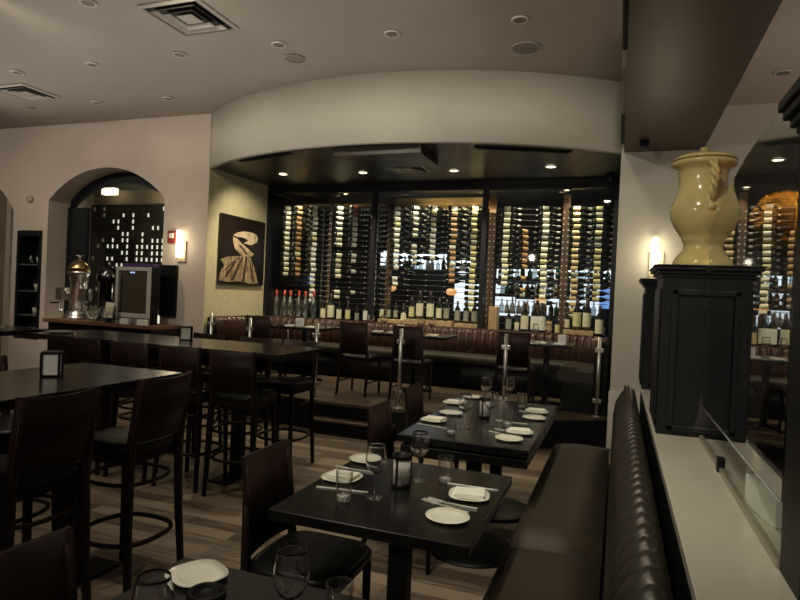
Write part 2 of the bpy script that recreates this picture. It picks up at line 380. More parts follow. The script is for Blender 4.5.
# alcove ceiling lights, box, slots
for p, t in (((283, 173.5), 'leftmost'), ((363, 172), 'second from left'), ((454, 170), 'third from left'), ((551, 166), 'rightmost')):
    q = atz(p[0], p[1], ZS+.02); downlight(q, f'glowing warm downlight in the dark alcove ceiling, {t} of four', True, .075, 'lit downlights in the alcove ceiling')
    spot('alcove_spot', (q.x, q.y, q.z-.04), 85, 120, (1, .82, .54), (q.x, q.y+.15, 0), 0.7)
bx = MB().b2(-3.16, -2.10, 6.20, 6.86, ZS-.09, ZS+.019)
o = tag(bx.build('ceiling_box', dark_soffit, bevel=.006), 'dark rectangular box dropped from the alcove ceiling', 'ceiling box')
for a, b, t in (((237, 161), (287, 153), 'black slot diffuser in alcove ceiling, left of the dropped box'), ((473, 147), (570, 152), 'black slot diffuser in alcove ceiling, right of the dropped box')):
    pa, pb = atz(*a, ZS), atz(*b, ZS); pa.y += .06; pb.y += .06
    d = pb-pa; m_ = MB(); m_.box((0, 0, 0), (d.length, .07, .014)); 
    for k in range(-1, 2): m_.box((0, k*.022, -.01), (d.length-.04, .008, .01))
    o = m_.build('slot_diffuser', blackp, loc=((pa.x+pb.x)/2, (pa.y+pb.y)/2, ZS+.012)); o.rotation_euler.z = math.atan2(d.y, d.x)
    tag(o, t, 'air vent')
spot('picture_spot', (-4.6, 7.25, 3.15), 40, 100, (1, .88, .58), (XL, 7.75, 1.9), .8)
# dome cameras
def domecam(c, label):
    e = empty('dome_camera', c, label, 'camera', 'small security cameras')
    MB().lathe([(.045, 0), (.048, -.03), (.044, -.045)], seg=20).build('housing', blackp, e)
    MB().lathe([(.040, -.045), (.036, -.07), (.022, -.088), (.001, -.094)], seg=20).build('dome', mat('smoked_dome', (.03, .03, .03), .08, coat=.6), e)
domecam((.165, 6.45, ZS), 'small black dome camera under the brown beam')
domecam((-.17, 8.05, ZS+.02), 'small black dome camera in the alcove corner above the wine wall')
# ------------------------------------------------------------------ sconces, alarm, wall things
def sconce(c, label, e_=8):
    e = empty('wall_sconce', c, label, 'wall light', 'rectangular wall sconces')
    MB().b2(-.055, .085, -.025, 0, -.19, .10).build('back_plate', mat('sconce_plate', (.65, .58, .38), .35, metal=.3), e, bevel=.004)
    MB().b2(-.036, .026, -.085, -.03, -.13, .25).build('shade', sconce_on, e, bevel=.01)
    return e
sconce((-5.83, YW-.002, 2.07), 'lit rectangular wall sconce between the big arch and the alcove')
point('sconce_light', (-5.83, YW-.22, 2.12), 2.4, (1, .86, .58), .06)
sconce((.335, YW-.002, 2.03), 'lit rectangular wall sconce on the right pier beside the urn')
point('sconce_light', (.335, YW-.22, 2.10), 3.2, (1, .86, .58), .06)
e = empty('fire_alarm', (-5.985, YW, 2.24), 'red fire alarm strobe beside the left wall sconce', 'fire alarm')
MB().b2(-.065, .065, -.05, 0, -.10, .075).build('housing', mat('alarm_red', (.20, .025, .02), .4), e, bevel=.008)
MB().b2(-.02, .05, -.075, -.05, -.03, .04).build('strobe_lens', mat('strobe_lens', (.6, .58, .55), .2), e, bevel=.006)
tag(MB().b2(-6.15, -5.87, YW-.05, YW-.002, 1.10, 1.83).build('wall_speaker', blackp, bevel=.01), 'tall flat black panel on the wall under the sconce', 'wall panel')
tag(MB().lathe([(.055, 0), (.06, .02), (.05, .045), (.001, .05)], seg=20, M=Matrix.Rotation(R(90), 4, 'X')).build('wall_sensor', mat('sensor_beige', (.42, .34, .27), .5), loc=(-8.80, YW-.001, 2.80)), 'small round beige sensor on the wall between the two arches', 'sensor')
# shelf niche with plants
e = empty('wall_shelf', (-8.79, YW, .6), 'tall narrow black shelf unit recessed between the arches', 'shelf unit')
sh = MB(); sh.b2(-.265, .265, .29, .31, 0.002, 1.70)
sh.b2(-.265, -.215, -.012, .30, 0.002, 1.70); sh.b2(.215, .265, -.012, .30, 0.002, 1.70); sh.b2(-.215, .215, -.012, .30, 1.62, 1.70); sh.b2(-.215, .215, -.012, .30, .002, .06)
sh.build('case', black_satin, e)
for z in (.36, .74, 1.16): MB().b2(-.213, .213, .0, .29, z, z+.02).build('shelf', mat('shelf_glass_edge', (.10, .10, .09), .3), e)
leafm = mat('dusty_leaf', (.045, .06, .035), .6, noise=.3)
def plant(c, label):
    e = empty('potted_plant', c, label, 'potted plant', 'potted plants on the wall shelf')
    MB().lathe([(.055, 0), (.075, .11), (.068, .11), (.05, .02)], seg=16).build('pot', mat('pale_pot', (.42, .42, .36), .5), e)
    lf = MB()
    for k in range(26):
        a = random.uniform(0, 2*PI); el = random.uniform(.5, 1.3); L = random.uniform(.06, .13)
        d = Vector((math.cos(a)*math.cos(el), math.sin(a)*math.cos(el), math.sin(el))); s_ = d.cross(Vector((0, 0, 1))).normalized()*.018
        b = Vector((0, 0, .10)); t = b + d*L; m_ = b + d*L*.6
        v = [lf.bm.verts.new(p) for p in (b, m_+s_, t, m_-s_)]; lf.face(v)
    lf.build('leaves', leafm, e)
plant((-8.70, 7.02, 1.36), 'small plant in a pale pot on the middle shelf of the wall unit')
plant((-8.72, 7.02, .98), 'small plant in a pale pot on the lower shelf of the wall unit')
plant((-8.80, 7.02, .662), 'small plant in a pale pot at the bottom of the wall unit')
for k, x in enumerate((-8.92, -8.78, -8.70)):
    tag(MB().lathe([(.022, 0), (.024, .09), (.010, .12), (.010, .16), (.001, .162)], seg=12).build('glass_bottle', clear_bottle, loc=(x, 7.04, 1.782)), f'small clear bottle in the wall unit, {ORD[k]} from the left', 'bottle', 'small bottles in the wall unit')
# ------------------------------------------------------------------ niche behind big arch
fr = MB()   # dark inner frame
n = 28; A = A1
for i in range(n):
    xa = A[0]+.05+(A[1]-A[0]-.1)*i/n; xb = A[0]+.05+(A[1]-A[0]-.1)*(i+1)/n
    za, zb = arch_z(A, xa), arch_z(A, xb)
    fr.prism([(xa, za-.16), (xb, zb-.16), (xb, zb+.02), (xa, za+.02)], 'y', WY1+.0, WY1+.06)
fr.b2(A[0]-.02, A[0]+.42, WY1, WY1+.06, .95, 2.72)
fr.b2(A[1]-.06, A[1]+.02, WY1, WY1+.06, .95, 2.72)
wf = struct('window_2', fr, black_satin)
MB().b2(A[0]+.42, A[1]-.06, WY1+.025, WY1+.035, .95, 2.62).build('pane', clear, wf)
# lattice with added glowing panel, standing in for a rack of lit bottles
ls = MB(); X0, X1 = -9.4, -5.5; Yl = 8.6
xs = X0
def holes():
    cols = int((X1-X0)/.115); rows = 16
    z0 = 1.10; hz = .115
    for c in range(cols+1):
        x = X0 + c*.115; ls.b2(x, x+.05, Yl, Yl+.03, 1.0, z0+rows*hz)
    for r in range(rows+1):
        z = z0 + r*hz; ls.b2(X0, X1, Yl+.005, Yl+.025, z, z+.045)
    for c in range(cols):
        for r in range(rows):
            on = (r in (7, 8, 9, 10) and random.random() < (.35 if c < 12 else .8)) or random.random() < .16
            if not on: ls.b2(X0+c*.115+.05, X0+(c+1)*.115, Yl+.01, Yl+.02, z0+r*hz+.045, z0+(r+1)*hz)
holes()
tag(ls.build('bottle_lattice_standin', mat('dark_olive', (.030, .029, .020), .6)), 'dark lattice standing in for a rack of lit bottles behind the big arch', 'screen')
tag(MB().b2(-9.3, -5.6, 8.9, 8.93, 0, 3.0).build('added_glow_panel', emis('standin_glow', (1, .95, .78), .85)), 'added glowing panel behind the lattice, standing in for lit bottles', 'stand-in panel')
tag(MB().b2(-9.3, -5.6, Yl-.05, Yl+.2, 2.990, 3.02).b2(-9.3, -5.6, Yl-.03, Yl+.0, 3.02, 3.24).build('valance_board', mat('tan_valance', (.23, .18, .12), .6)), 'tan board running above the lattice behind the arch', 'board')
tag(MB().b2(-8.85, -8.55, 8.3, 8.4, 3.12, 3.24).build('ceiling_lantern', emis('lantern_glow', (1, .9, .62), 2.2), bevel=.01), 'small glowing lamp at the top of the big arch', 'ceiling light')
point('back_room_light', (-7.6, 8.2, 3.1), 5, (1, .9, .65), .1)
point('back_room_light', (-10.4, 8.8, 3.0), 9, (1, .88, .6), .15)
sx_ = aty(6, 258, 9.99); e = sconce((sx_.x, 9.998, sx_.z-.05), 'glowing wall sconce in the room beyond the left arch'); point('sconce_light', (sx_.x, 9.7, sx_.z), 7, (1, .85, .55), .08)
# back bar counter
e = empty('service_counter', (-7.3, 6.9, 0), 'black service counter with a brown wooden top below the big arch', 'counter')
MB().b2(-.42, 1.50, -.50, -.02, 0, .94).build('body', blackp, e)
MB().b2(-.47, 1.55, -.56, -.005, .94, .99).build('worktop', mat('brown_worktop', (.14, .065, .035), .35, noise=.3, nscale=6, stretch=(.2, 1, 1)), e, bevel=.006)
# door-like lower face part
ZB = .99
# espresso tower machine
ex = aty(75, 317, 6.62)
e = empty('espresso_machine', (ex.x, 6.66, ZB), 'tall chrome tower espresso machine with a domed eagle top', 'coffee machine')
MB().lathe([(.20, 0), (.20, .03), (.17, .05), (.15, .09), (.14, .12)], seg=28).build('base', chrome, e)
MB().lathe([(.11, .12), (.11, .60), (.125, .61), (.125, .64), (.15, .65), (.15, .70), (.11, .71)], seg=28).build('body', chrome, e)
MB().lathe([(.155, .70), (.15, .75), (.12, .80), (.07, .84), (.02, .86), (.015, .89)], seg=28).build('dome', mat('aged_brass_dome', (.45, .34, .16), .25, metal=1), e)
g = MB(); g.lathe([(.001, .885), (.02, .90), (.014, .925), (.001, .94)], seg=12)
for s_ in (-1, 1):
    v = [g.bm.verts.new(p) for p in ((0, 0, .915), (s_*.05, .005, .945), (s_*.10, 0, .93), (s_*.055, -.004, .925))]; g.face(v)
g.build('eagle_finial', chrome, e)
for s_ in (-1, 1):
    MB().tube([(s_*.13, 0, .10), (s_*.13, 0, .68)], .016, 10).build('column', chrome, e)
    MB().b2(s_*.13-.03, s_*.13+.03, -.03, .03, .55, .62).build('column_cap', chrome, e, bevel=.006)
    a = MB(); a.tube([(s_*.10, -.02, .36), (s_*.26, -.04, .36)], .05, 12); a.b2(s_*.22-.07, s_*.22+.07, -.14, -.02, .27, .45); a.build('brew_group', chrome, e, bevel=.004)
    a = MB(); a.tube([(s_*.22, -.08, .27), (s_*.27, -.10, .20), (s_*.24, -.09, .12), (s_*.17, -.10, .11)], .011, 8); a.build('spout', chrome, e)
    a = MB(); a.tube([(s_*.24, -.10, .23), (s_*.38, -.13, .22)], .012, 8); a.build('handle', blackp, e)
# dark urn beside
ux = aty(107, 317, 6.7)
e = empty('coffee_urn', (ux.x-.02, 6.72, ZB), 'dark domed coffee urn right of the chrome espresso machine', 'coffee machine')
MB().lathe([(.15, 0), (.15, .03), (.12, .05), (.12, .55), (.16, .57), (.16, .64), (.13, .72), (.06, .78), (.015, .80)], seg=28).build('body', mat('dark_steel', (.08, .08, .08), .15, metal=1), e)
MB().lathe([(.012, .80), (.02, .83), (.001, .86)], seg=12).build('knob', chrome, e)
for s_ in (-1, 1): MB().tube([(s_*.12, -.04, .12), (s_*.12, -.04, .56)], .012, 8).build('column', chrome, e)
# menu card
mc = aty(109, 303, 6.45)
e = empty('menu_card', (mc.x+.05, 6.42, ZB), 'cream menu card in a black stand on the service counter', 'menu card')
MB().box((0, 0, .17), (.20, .012, .27), rx=R(-10)).build('frame', blackp, e)
MB().box((0, -.009, .175), (.155, .006, .21), rx=R(-10)).build('card', mat('cream_card', (.55, .52, .42), .6), e)
MB().b2(-.05, .05, -.02, .05, 0, .045).build('foot', blackp, e)
# fridge
fx0, fx1 = aty(119, 300, 6.5).x, aty(153, 300, 6.5).x
e = empty('drinks_fridge', ((fx0+fx1)/2, 6.66, ZB), 'countertop drinks fridge with steel framed glass door', 'fridge')
hw = (fx1-fx0)/2; H_ = .78
MB().b2(-hw+.01, hw-.01, -.20, -.05, 0, H_-.01).build('body', blackp, e)
d = MB(); d.b2(-hw, -hw+.05, -.235, -.205, .09, H_); d.b2(hw-.05, hw, -.235, -.205, .09, H_); d.b2(-hw+.05, hw-.05, -.235, -.205, H_-.05, H_); d.b2(-hw+.05, hw-.05, -.235, -.205, .09, .15)
dd = d.build('door', mat('fridge_steel', (.5, .49, .46), .4, metal=.35), e, bevel=.004)
MB().b2(-hw+.05, hw-.05, -.225, -.215, .15, H_-.05).build('door_glass', mat('fridge_glass', (.05, .042, .03), .08, coat=.5), dd)
MB().b2(-hw+.09, -hw+.11, -.26, -.237, .2, H_-.1).build('door_handle', steel, dd)
MB().b2(-hw, hw, -.23, -.205, 0.002, .085).build('kick_plate', mat('grey_plate', (.16, .15, .13), .4), e)
MB().b2(-.04, .04, -.24, -.237, H_-.085, H_-.065).build('display', screen_blue, e)
tag(MB().b2(fx0+.06, fx1-.0, 6.47, 6.60, ZB+H_+.0, ZB+H_+.05).build('purple_box', mat('purple_card', (.05, .025, .10), .5), bevel=.004), 'flat purple box lying on top of the drinks fridge', 'box')
for k, px in enumerate((125, 142)):
    p = aty(px, 305, 6.35); tag(MB().b2(-.07, .07, -.03, .03, 0, .075).build('sugar_box', mat('white_box', (.6, .6, .56), .6), loc=(p.x, 6.37, ZB), bevel=.003), f'small white box in front of the drinks fridge, {["left","right"][k]} one', 'box', 'white boxes before the fridge')
# ------------------------------------------------------------------ glassware
def wineglass_meshes():
    e = empty('wine_glass', (0, 0, -5), 'x', 'wine glass', 'wine glasses on the dining tables')
    MB().lathe([(.0005, .098), (.010, .099), (.028, .112), (.039, .133), (.042, .150), (.040, .172), (.034, .205), (.0325, .213), (.0312, .213), (.033, .204), (.0385, .172), (.0405, .150), (.0375, .134), (.027, .115), (.009, .103), (.0005, .102)], seg=28, cap=False).build('bowl', stem_glass, e)
    MB().lathe([(.009, .099), (.0045, .090), (.0035, .06), (.0038, .02), (.006, .008)], seg=12, cap=False).build('stem', stem_glass, e)
    MB().lathe([(.006, .008), (.012, .005), (.034, .0025), (.036, .001), (.034, 0), (.001, 0)], seg=28, cap=False).build('foot', stem_glass, e)
    return e
def tumbler_mesh():
    e = MB(); e.lathe([(.001, 0), (.028, 0), (.030, .004), (.0335, .105), (.0335, .112), (.0315, .112), (.0305, .105), (.0270, .028), (.001, .022)], seg=24, cap=False)
    o = e.build('tumbler', thick_glass, loc=(0, 0, -5)); q = MB()
    for k in range(9):
        a = 2*PI*k/9; q.box((.019*math.cos(a), .019*math.sin(a), .012), (.013, .009, .017), rot=a+.4, ry=.3)
    q.lathe([(.001, .004), (.021, .004), (.023, .014), (.012, .022), (.001, .020)], seg=9, cap=False)
    q.build('faceted_bottom', sparkle_glass, o)
    return tag(o, 'x', 'tumbler', 'water tumblers on the dining tables')
WG = wineglass_meshes(); TU = tumbler_mesh(); used = {}
def place(proto, loc, label, rz=0):
    if id(proto) not in used:
        used[id(proto)] = 1; proto.location = loc; proto.rotation_euler = (0, 0, rz); proto['label'] = label; return proto
    return dup(proto, loc, rz, label)
def onT(px, py, z=.75): p = atz(px, py, z); return (p.x, p.y, z+.0006)
# lantern
def lantern():
    e = empty('table_lantern', (0, 0, -5), 'x', 'table lantern', 'round table lanterns')
    MB().lathe([(.036, .012), (.036, .122)], seg=28, cap=True).build('shade', paper, e)
    MB().lathe([(.030, 0), (.042, 0), (.042, .014), (.030, .014)], seg=28, cap=True).build('base_ring', blackp, e)
    MB().lathe([(.033, .118), (.042, .118), (.042, .134), (.033, .134), (.033, .126), (.001, .126)], seg=28, cap=False).build('top_ring', blackp, e)
    for k in range(3):
        a = 2*PI*k/3+.3; MB().box((.038*math.cos(a), .038*math.sin(a), .066), (.006, .008, .108), rot=a).build('strut', blackp, e)
    return e
LA = lantern()
# plates, napkins, cutlery
def plate_round():
    o = MB(); o.lathe([(.001, .004), (.045, .004), (.055, .006), (.080, .014), (.081, .012), (.055, .002), (.045, 0), (.001, 0)], seg=36, cap=False)
    return tag(o.build('bread_plate', white_china, loc=(0, 0, -5)), 'x', 'plate', 'bread plates on the dining tables')
BP = plate_round()
def sq_plate(name='square_plate', s=.082):
    o = MB(); rings = []
    for k, z in ((.55, 0), (.66, .001), (1, .010), (1.0, .013), (.68, .005), (.5, .004)):
        ring = []
        for i in range(40):
            a = 2*PI*i/40; c, s2 = math.cos(a), math.sin(a)
            r = 1/((abs(c)**3+abs(s2)**3)**(1/3)); ring.append(Vector((c*r*s*k, s2*r*s*k, z)))
        rings.append(ring)
    o.loft(rings); return tag(o.build(name, white_china, loc=(0, 0, -5)), 'x', 'plate', 'square plates under the napkins')
SP = sq_plate()
def napkin():
    o = MB()
    for k in range(3): o.box((k*.003-.003, k*.002, .004+k*.006), (.125-k*.003, .10-k*.002, .005), rot=.02*k)
    b = o.build('napkin', linen, loc=(0, 0, -5), bevel=.0022, seg=2); return tag(b, 'x', 'napkin', 'folded napkins on the dining tables')
NA = napkin()
def knife():
    o = MB(); o.prism([(-.105, -.006), (-.02, -.005), (-.015, -.004), (.09, -.010), (.112, -.003), (.112, .003), (-.015, .004), (-.105, .006)], 'z', 0, .0045)
    return tag(o.build('table_knife', silver, loc=(0, 0, -5), bevel=.0009), 'x', 'knife', 'knives on the dining tables')
KN = knife()
def fork():
    o = MB(); o.prism([(-.10, -.006), (-.04, -.003), (.035, -.003), (.045, -.011), (.058, -.012), (.058, .012), (.045, .011), (.035, .003), (-.04, .003), (-.10, .006)], 'z', 0.001, .0055)
    for k in range(4): y = -.0105+k*.007; o.box((.08, y, .006), (.046, .0034, .003), ry=R(-4))
    return tag(o.build('fork', silver, loc=(0, 0, -5)), 'x', 'fork', 'forks on the dining tables')
FK = fork()
def line_item(proto, a, b, label, z=.75, dz=.0006):
    A_, B_ = atz(*a, z), atz(*b, z); c = (A_+B_)/2
    return place(proto, (c.x, c.y, z+dz), label, math.atan2(B_.y-A_.y, B_.x-A_.x))
def setting(tbl, side, nap, plate, kn, fk, rn=0):
    p = onT(*nap); place(SP, p, f'square white plate under the napkin, {side} of {tbl}', rn)
    place(NA, (p[0], p[1], .7555), f'folded white napkin on a square plate, {side} of {tbl}', rn)
    if plate: place(BP, onT(*plate), f'round white bread plate, {side} of {tbl}')
    if kn: line_item(KN, kn[0], kn[1], f'silver table knife beside the napkin, {side} of {tbl}')
    for i, f in enumerate(fk or []): line_item(FK, f[0], f[1], f'silver fork {["nearer the bread plate","farther from the camera"][i]}, {side} of {tbl}', dz=.0006)
# ------------------------------------------------------------------ dining tables
def dining_table(name, x0, x1, y0, y1, label, posts, apron=False):
    c = ((x0+x1)/2, (y0+y1)/2); e = empty(name, (c[0], c[1], 0), label, 'table', 'black square dining tables')
    MB().b2(x0-c[0], x1-c[0], y0-c[1], y1-c[1], .708, .75).build('tabletop', ebony, e, bevel=.004)
    if apron: MB().b2(x0-c[0]+.02, x1-c[0]-.004, y0-c[1]+.012, y1-c[1]-.012, .645, .690).build('drop_leaf', ebony, e, bevel=.003)
    for px_, py_ in posts:
        MB().b2(px_-.04, px_+.04, py_-.04, py_+.04, .02, .708).build('pedestal', blackp, e, bevel=.003)
        MB().lathe([(.28, 0), (.28, .008), (.25, .018), (.06, .028)], seg=36, c=(px_, py_, 0)).build('base_plate', blackp, e)
    return e
T1 = 'the nearest full table'; T2 = 'the middle table'; T3 = 'the farthest joined table'; T0 = 'the table at the bottom edge'
dining_table('dining_table', -1.17, -.42, 1.90, 2.745, 'black square dining table set for two, third from the back', [(0, 0)])
dining_table('dining_table', -1.17, -.42, 3.255, 4.07, 'black dining table joined to another behind it, the nearer of the pair', [(0, 0)], True)
dining_table('dining_table', -1.18, -.42, 4.074, 4.79, 'black dining table farthest along the long bench, behind its joined twin', [(0, 0)], True)
dining_table('dining_table', -1.17, -.42, .65, 1.455, 'black dining table cut off by the bottom edge of the photo', [(0, 0)])
setting(T1, 'left side', (342, 479), (366, 461), ((314, 487), (369, 493)), [((375, 473), (338, 468))], R(-4))
setting(T1, 'bench side', (469, 497), (447.5, 519), ((452, 484.5), (492, 490)), [((476, 516), (417, 499)), ((478, 510), (428, 500))], R(10))
place(WG, onT(374.5, 498), f'stemmed wine glass left of the lantern on {T1}'); place(TU, onT(343.5, 500), f'clear water tumbler by the left napkin on {T1}')
place(WG, onT(418.5, 481), f'stemmed wine glass right of the lantern on {T1}'); place(TU, onT(445, 482), f'clear water tumbler by the bench-side napkin on {T1}')
place(LA, onT(401, 486), f'white round lantern with black rims on {T1}')
setting(T2, 'left side', (434, 421), (451, 414), ((417.5, 424), (447, 429)), [], R(-4))
setting(T2, 'bench side', (519.5, 433), (509, 440), ((500, 421), (523, 424)), [((524, 438), (487, 432)), ((528, 434), (495, 430))], R(8))
place(WG, onT(464.5, 428), f'stemmed wine glass nearer the left napkin on {T2}'); place(TU, onT(451, 434), f'clear water tumbler on the left of {T2}')
place(WG, onT(489.5, 425), f'stemmed wine glass on the bench side of {T2}'); place(TU, onT(507, 426), f'clear water tumbler on the bench side of {T2}')
place(LA, onT(484.5, 417.5), f'white round lantern with black rims on {T2}')
setting(T3, 'left side', (454, 403.5), (473, 398), None, [], R(-4))
setting(T3, 'bench side', (536.5, 412.5), (534, 419), None, [((545, 417), (517, 411))], R(6))
place(WG, onT(508, 405.5), f'stemmed wine glass on the bench side of {T3}'); place(TU, onT(521.5, 408), f'clear water tumbler on {T3}')
place(WG, onT(485.5, 405), f'stemmed wine glass in the middle of {T3}')
p = atz(198, 577, .75); o = place(SP, (p.x, p.y, .7506), f'square white plate lying empty on {T0}', R(62)); o.scale = (.9, .9, 1)
p = atz(207, 591, .884); place(LA, (p.x, p.y, .7506), f'round lantern seen from above on {T0}')
p = atz(292.5, 549, .963); place(WG, (p.x, p.y, .7506), f'stemmed wine glass at the front edge of {T0}')
p = atz(146, 574, .963); place(WG, (p.x+.02, p.y, .7506), f'stemmed wine glass at the left end of {T0}')
p = atz(340, 583, .862); place(TU, (p.x, p.y, .7506), f'clear water tumbler right of the wine glass on {T0}')
# ------------------------------------------------------------------ chairs (front = +X local)
def backpanel(mb, x0, z0, z1, wd, lean, th=.018, curve=.035, cap=.012, n=12):
    rings = []
    for i in range(n+1):
        t = -1+2*i/n; y = t*wd/2; c = -curve*(1-t*t)
        top = z1 + cap*(t*t)
        rings.append([Vector((x0+c, y, z0)), Vector((x0+c-lean*.5, y, (z0+top)/2)), Vector((x0+c-lean, y, top)), Vector((x0+c-lean+th, y, top)), Vector((x0+c-lean*.5+th, y, (z0+top)/2)), Vector((x0+c+th, y, z0))])
    mb.loft(rings)
def cushion(mb, cx, wd, dp, z0, z1, n=28, front_round=.0):
    def ring(k, z):
        out = []
        for i in range(n):
            a = 2*PI*i/n; c, s = math.cos(a), math.sin(a); r = 1/((abs(c)**5+abs(s)**5)**.2); out.append(Vector((cx+c*r*dp/2*k, s*r*wd/2*k, z)))
        return out
    mb.loft([ring(.92, z0), ring(1, z0+.008), ring(1.0, z0+(z1-z0)*.6), ring(.93, z1-.006), ring(.75, z1), ring(.3, z1+.004)])
def make_chair():
    e = empty('dining_chair', (0, 0, -9), 'x', 'chair', 'dark wooden dining chairs')
    m = MB(); backpanel(m, -.185, .50, .872, .35, .05, curve=.022, cap=.008); m.build('backrest', dwood, e)
    m = MB(); cushion(m, .01, .42, .42, .435, .485); m.build('seat', leather, e)
    MB().b2(-.18, .19, -.185, .185, .395, .434).build('seat_frame', dwood, e, bevel=.003)
    for s in (-1, 1):
        MB().tube([(.18, s*.18, .41), (.185, s*.185, 0)], [.020, .015], 4).build('leg', dwood, e)
        MB().tube([(-.22, s*.155, .84), (-.20, s*.168, .60), (-.185, s*.182, .42), (-.195, s*.185, .2), (-.225, s*.188, 0)], [.014, .018, .022, .019, .015], 4).build('leg', dwood, e)
        MB().tube([(.18, s*.182, .16), (-.20, s*.184, .16)], .010, 6).build('stretcher', dwood, e)
    return e
CHR = make_chair()
def chair(x, y, rz, label, z=0): return place(CHR, (x, y, z), label, R(rz))
chair(-1.145, 2.20, 0, 'dark wooden dining chair pushed under the left side of the nearest full table')
chair(-1.12, 3.40, 0, 'dark wooden dining chair left of the middle table')
chair(-1.20, 4.28, 0, 'dark wooden dining chair left of the farthest joined table')
chair(-1.15, 1.06, 0, 'dark wooden dining chair at the bottom left corner, nearest the camera')
ZP = .33
def make_stool():
    e = empty('bar_stool', (0, 0, -9), 'x', 'bar stool', 'dark wooden bar stools')
    m = MB(); backpanel(m, -.19, .78, 1.082, .375, .045, curve=.035, cap=.012); m.build('backrest', dwood, e)
    m = MB(); cushion(m, .01, .41, .41, .715, .765); m.build('seat', leather, e)
    MB().b2(-.175, .185, -.18, .18, .665, .714).build('seat_frame', dwood, e, bevel=.003)
    for s in (-1, 1):
        MB().tube([(.17, s*.165, .68), (.185, s*.185, 0)], [.022, .017], 4).build('leg', dwood, e)
        MB().tube([(-.225, s*.165, 1.04), (-.205, s*.168, .88), (-.18, s*.168, .70), (-.19, s*.178, .35), (-.215, s*.188, 0)], [.014, .018, .023, .021, .017], 4).build('leg', dwood, e)
    def hoop(z, r):
        P = []
        for i in range(41):
            a = 2*PI*i/40; c, q = math.cos(a), math.sin(a); k = 1/((abs(c)**2.6+abs(q)**2.6)**(1/2.6)); P.append((c*k*r-.005, q*k*r, z))
        return P
    MB().tube(hoop(.27, .205), .0125, 6).build('foot_rail', dwood, e)
    MB().tube(hoop(.56, .185), .010, 6).build('upper_rail', dwood, e)
    return e
STL = make_stool()
def stool(x, y, rz, label): return place(STL, (x, y, 0), label, R(rz))
stool(-2.36, 1.85, 178, 'dark bar stool right of the near bar table, the one nearest the camera')
stool(-2.36, 2.45, 180, 'dark bar stool at the far right corner of the near bar table')
stool(-3.12, 2.35, 5, 'dark bar stool on the left side of the near bar table, farther one')
stool(-3.12, 1.72, 0, 'dark bar stool on the left side of the near bar table, closer one')
NB = 'near side of the long bar table'
for i, (x, r) in enumerate(((-2.66, 97), (-3.12, 93), (-3.60, 92), (-4.05, 88))):
    stool(x, 3.92, r, f'dark bar stool, {NB}, {ORD[i]} from right')
for i, px in enumerate((292, 246, 200, 153)):
    p = aty(px, 340, 4.72); stool(p.x, 4.64, -90, f'dark bar stool, far side of the long bar table, {ORD[i]} from right')
# ------------------------------------------------------------------ bar tables
def bar_table(x0, x1, y0, y1, label, posts):
    c = ((x0+x1)/2, (y0+y1)/2); e = empty('bar_table', (c[0], c[1], 0), label, 'bar table', 'tall bar tables')
    MB().b2(x0-c[0], x1-c[0], y0-c[1], y1-c[1], 1.025, 1.07).build('tabletop', bar_top, e, bevel=.004)
    for px_ in posts:
        MB().b2(px_[0]-.045, px_[0]+.045, px_[1]-.045, px_[1]+.045, .02, 1.025).build('pedestal', blackp, e, bevel=.004)
        MB().b2(px_[0]-.09, px_[0]+.09, px_[1]-.25, px_[1]+.25, 0, .02).build('base_plate', blackp, e, bevel=.004)
    return e
bar_table(-2.95, -2.235, .85, 2.70, 'tall dark bar table at the left edge, nearest the camera', [(0, .55), (0, -.55)])
bar_table(-4.92, -2.33, 3.85, 4.57, 'long tall bar table in the middle with stools on both sides', [(-.72, 0), (.72, 0)])
bar_table(-6.95, -5.15, 3.55, 4.30, 'tall dark bar table at the far left edge', [(-.5, 0), (.5, 0)])
def disp(px, py, z, label, rz=0, s=1.):
    p = atz(px, py, z); e = empty('napkin_dispenser', (p.x, p.y, z+.0005), label, 'napkin dispenser', 'napkin dispensers on the bar tables', rz); e.scale = (1, 1, .82)
    MB().b2(-.055*s, .055*s, -.045, .045, 0, .012).build('base', blackp, e, bevel=.002)
    MB().b2(-.055*s, .055*s, -.045, .045, .135, .15).build('top', blackp, e, bevel=.002)
    MB().b2(-.045*s, .045*s, -.038, .038, .012, .135).build('napkin_stack', mat('napkin_paper', (.8, .8, .78), .6), e)
    for a in (-1, 1):
        for b in (-1, 1): MB().b2(a*.05*s-.005, a*.05*s+.005, b*.04-.005, b*.04+.005, .012, .135).build('corner_post', blackp, e)
    return e
disp(51.5, 376, 1.07, 'black framed dispenser of white napkins on the near bar table', R(38), .78)
disp(186, 340, 1.07, 'black framed dispenser of white napkins on the long bar table', R(32), .9)
# ------------------------------------------------------------------ foreground bench with channelled back
e = empty('long_bench', (0, 2, 0), 'long dark leather bench with a channelled back running toward the alcove', 'bench')
def B_(o): o.location.y -= 2; return o
def bcush(y0, y1):
    m = MB(); rings = []
    x0, x1 = -.43, -.02; n = 20
    for i in range(n+1):
        t = i/n; y = y0+(y1-y0)*t; k = min(t, 1-t); ed = 1-math.exp(-k*(y1-y0)/.035)
        zt = .405 + .065*ed; 
        rings.append([Vector((x0+.02, y, .33)), Vector((x0, y, .36)), Vector((x0, y, zt-.045)), Vector((x0+.02, y, zt-.012)), Vector((x0+.08, y, zt)), Vector(((x0+x1)/2, y, zt+.008*ed)), Vector((x1, y, zt)), Vector((x1, y, .33))])
    m.loft(rings); return B_(m.build('seat_cushion', blea, e))
bcush(2.775, 4.90); bcush(.72, 2.765)
B_(MB().b2(-.36, .0, .73, 4.89, .0, .328).build('base', blackp, e, bevel=.004))
m = MB(); rings = []; y = .6; st_ = .0
N = 460
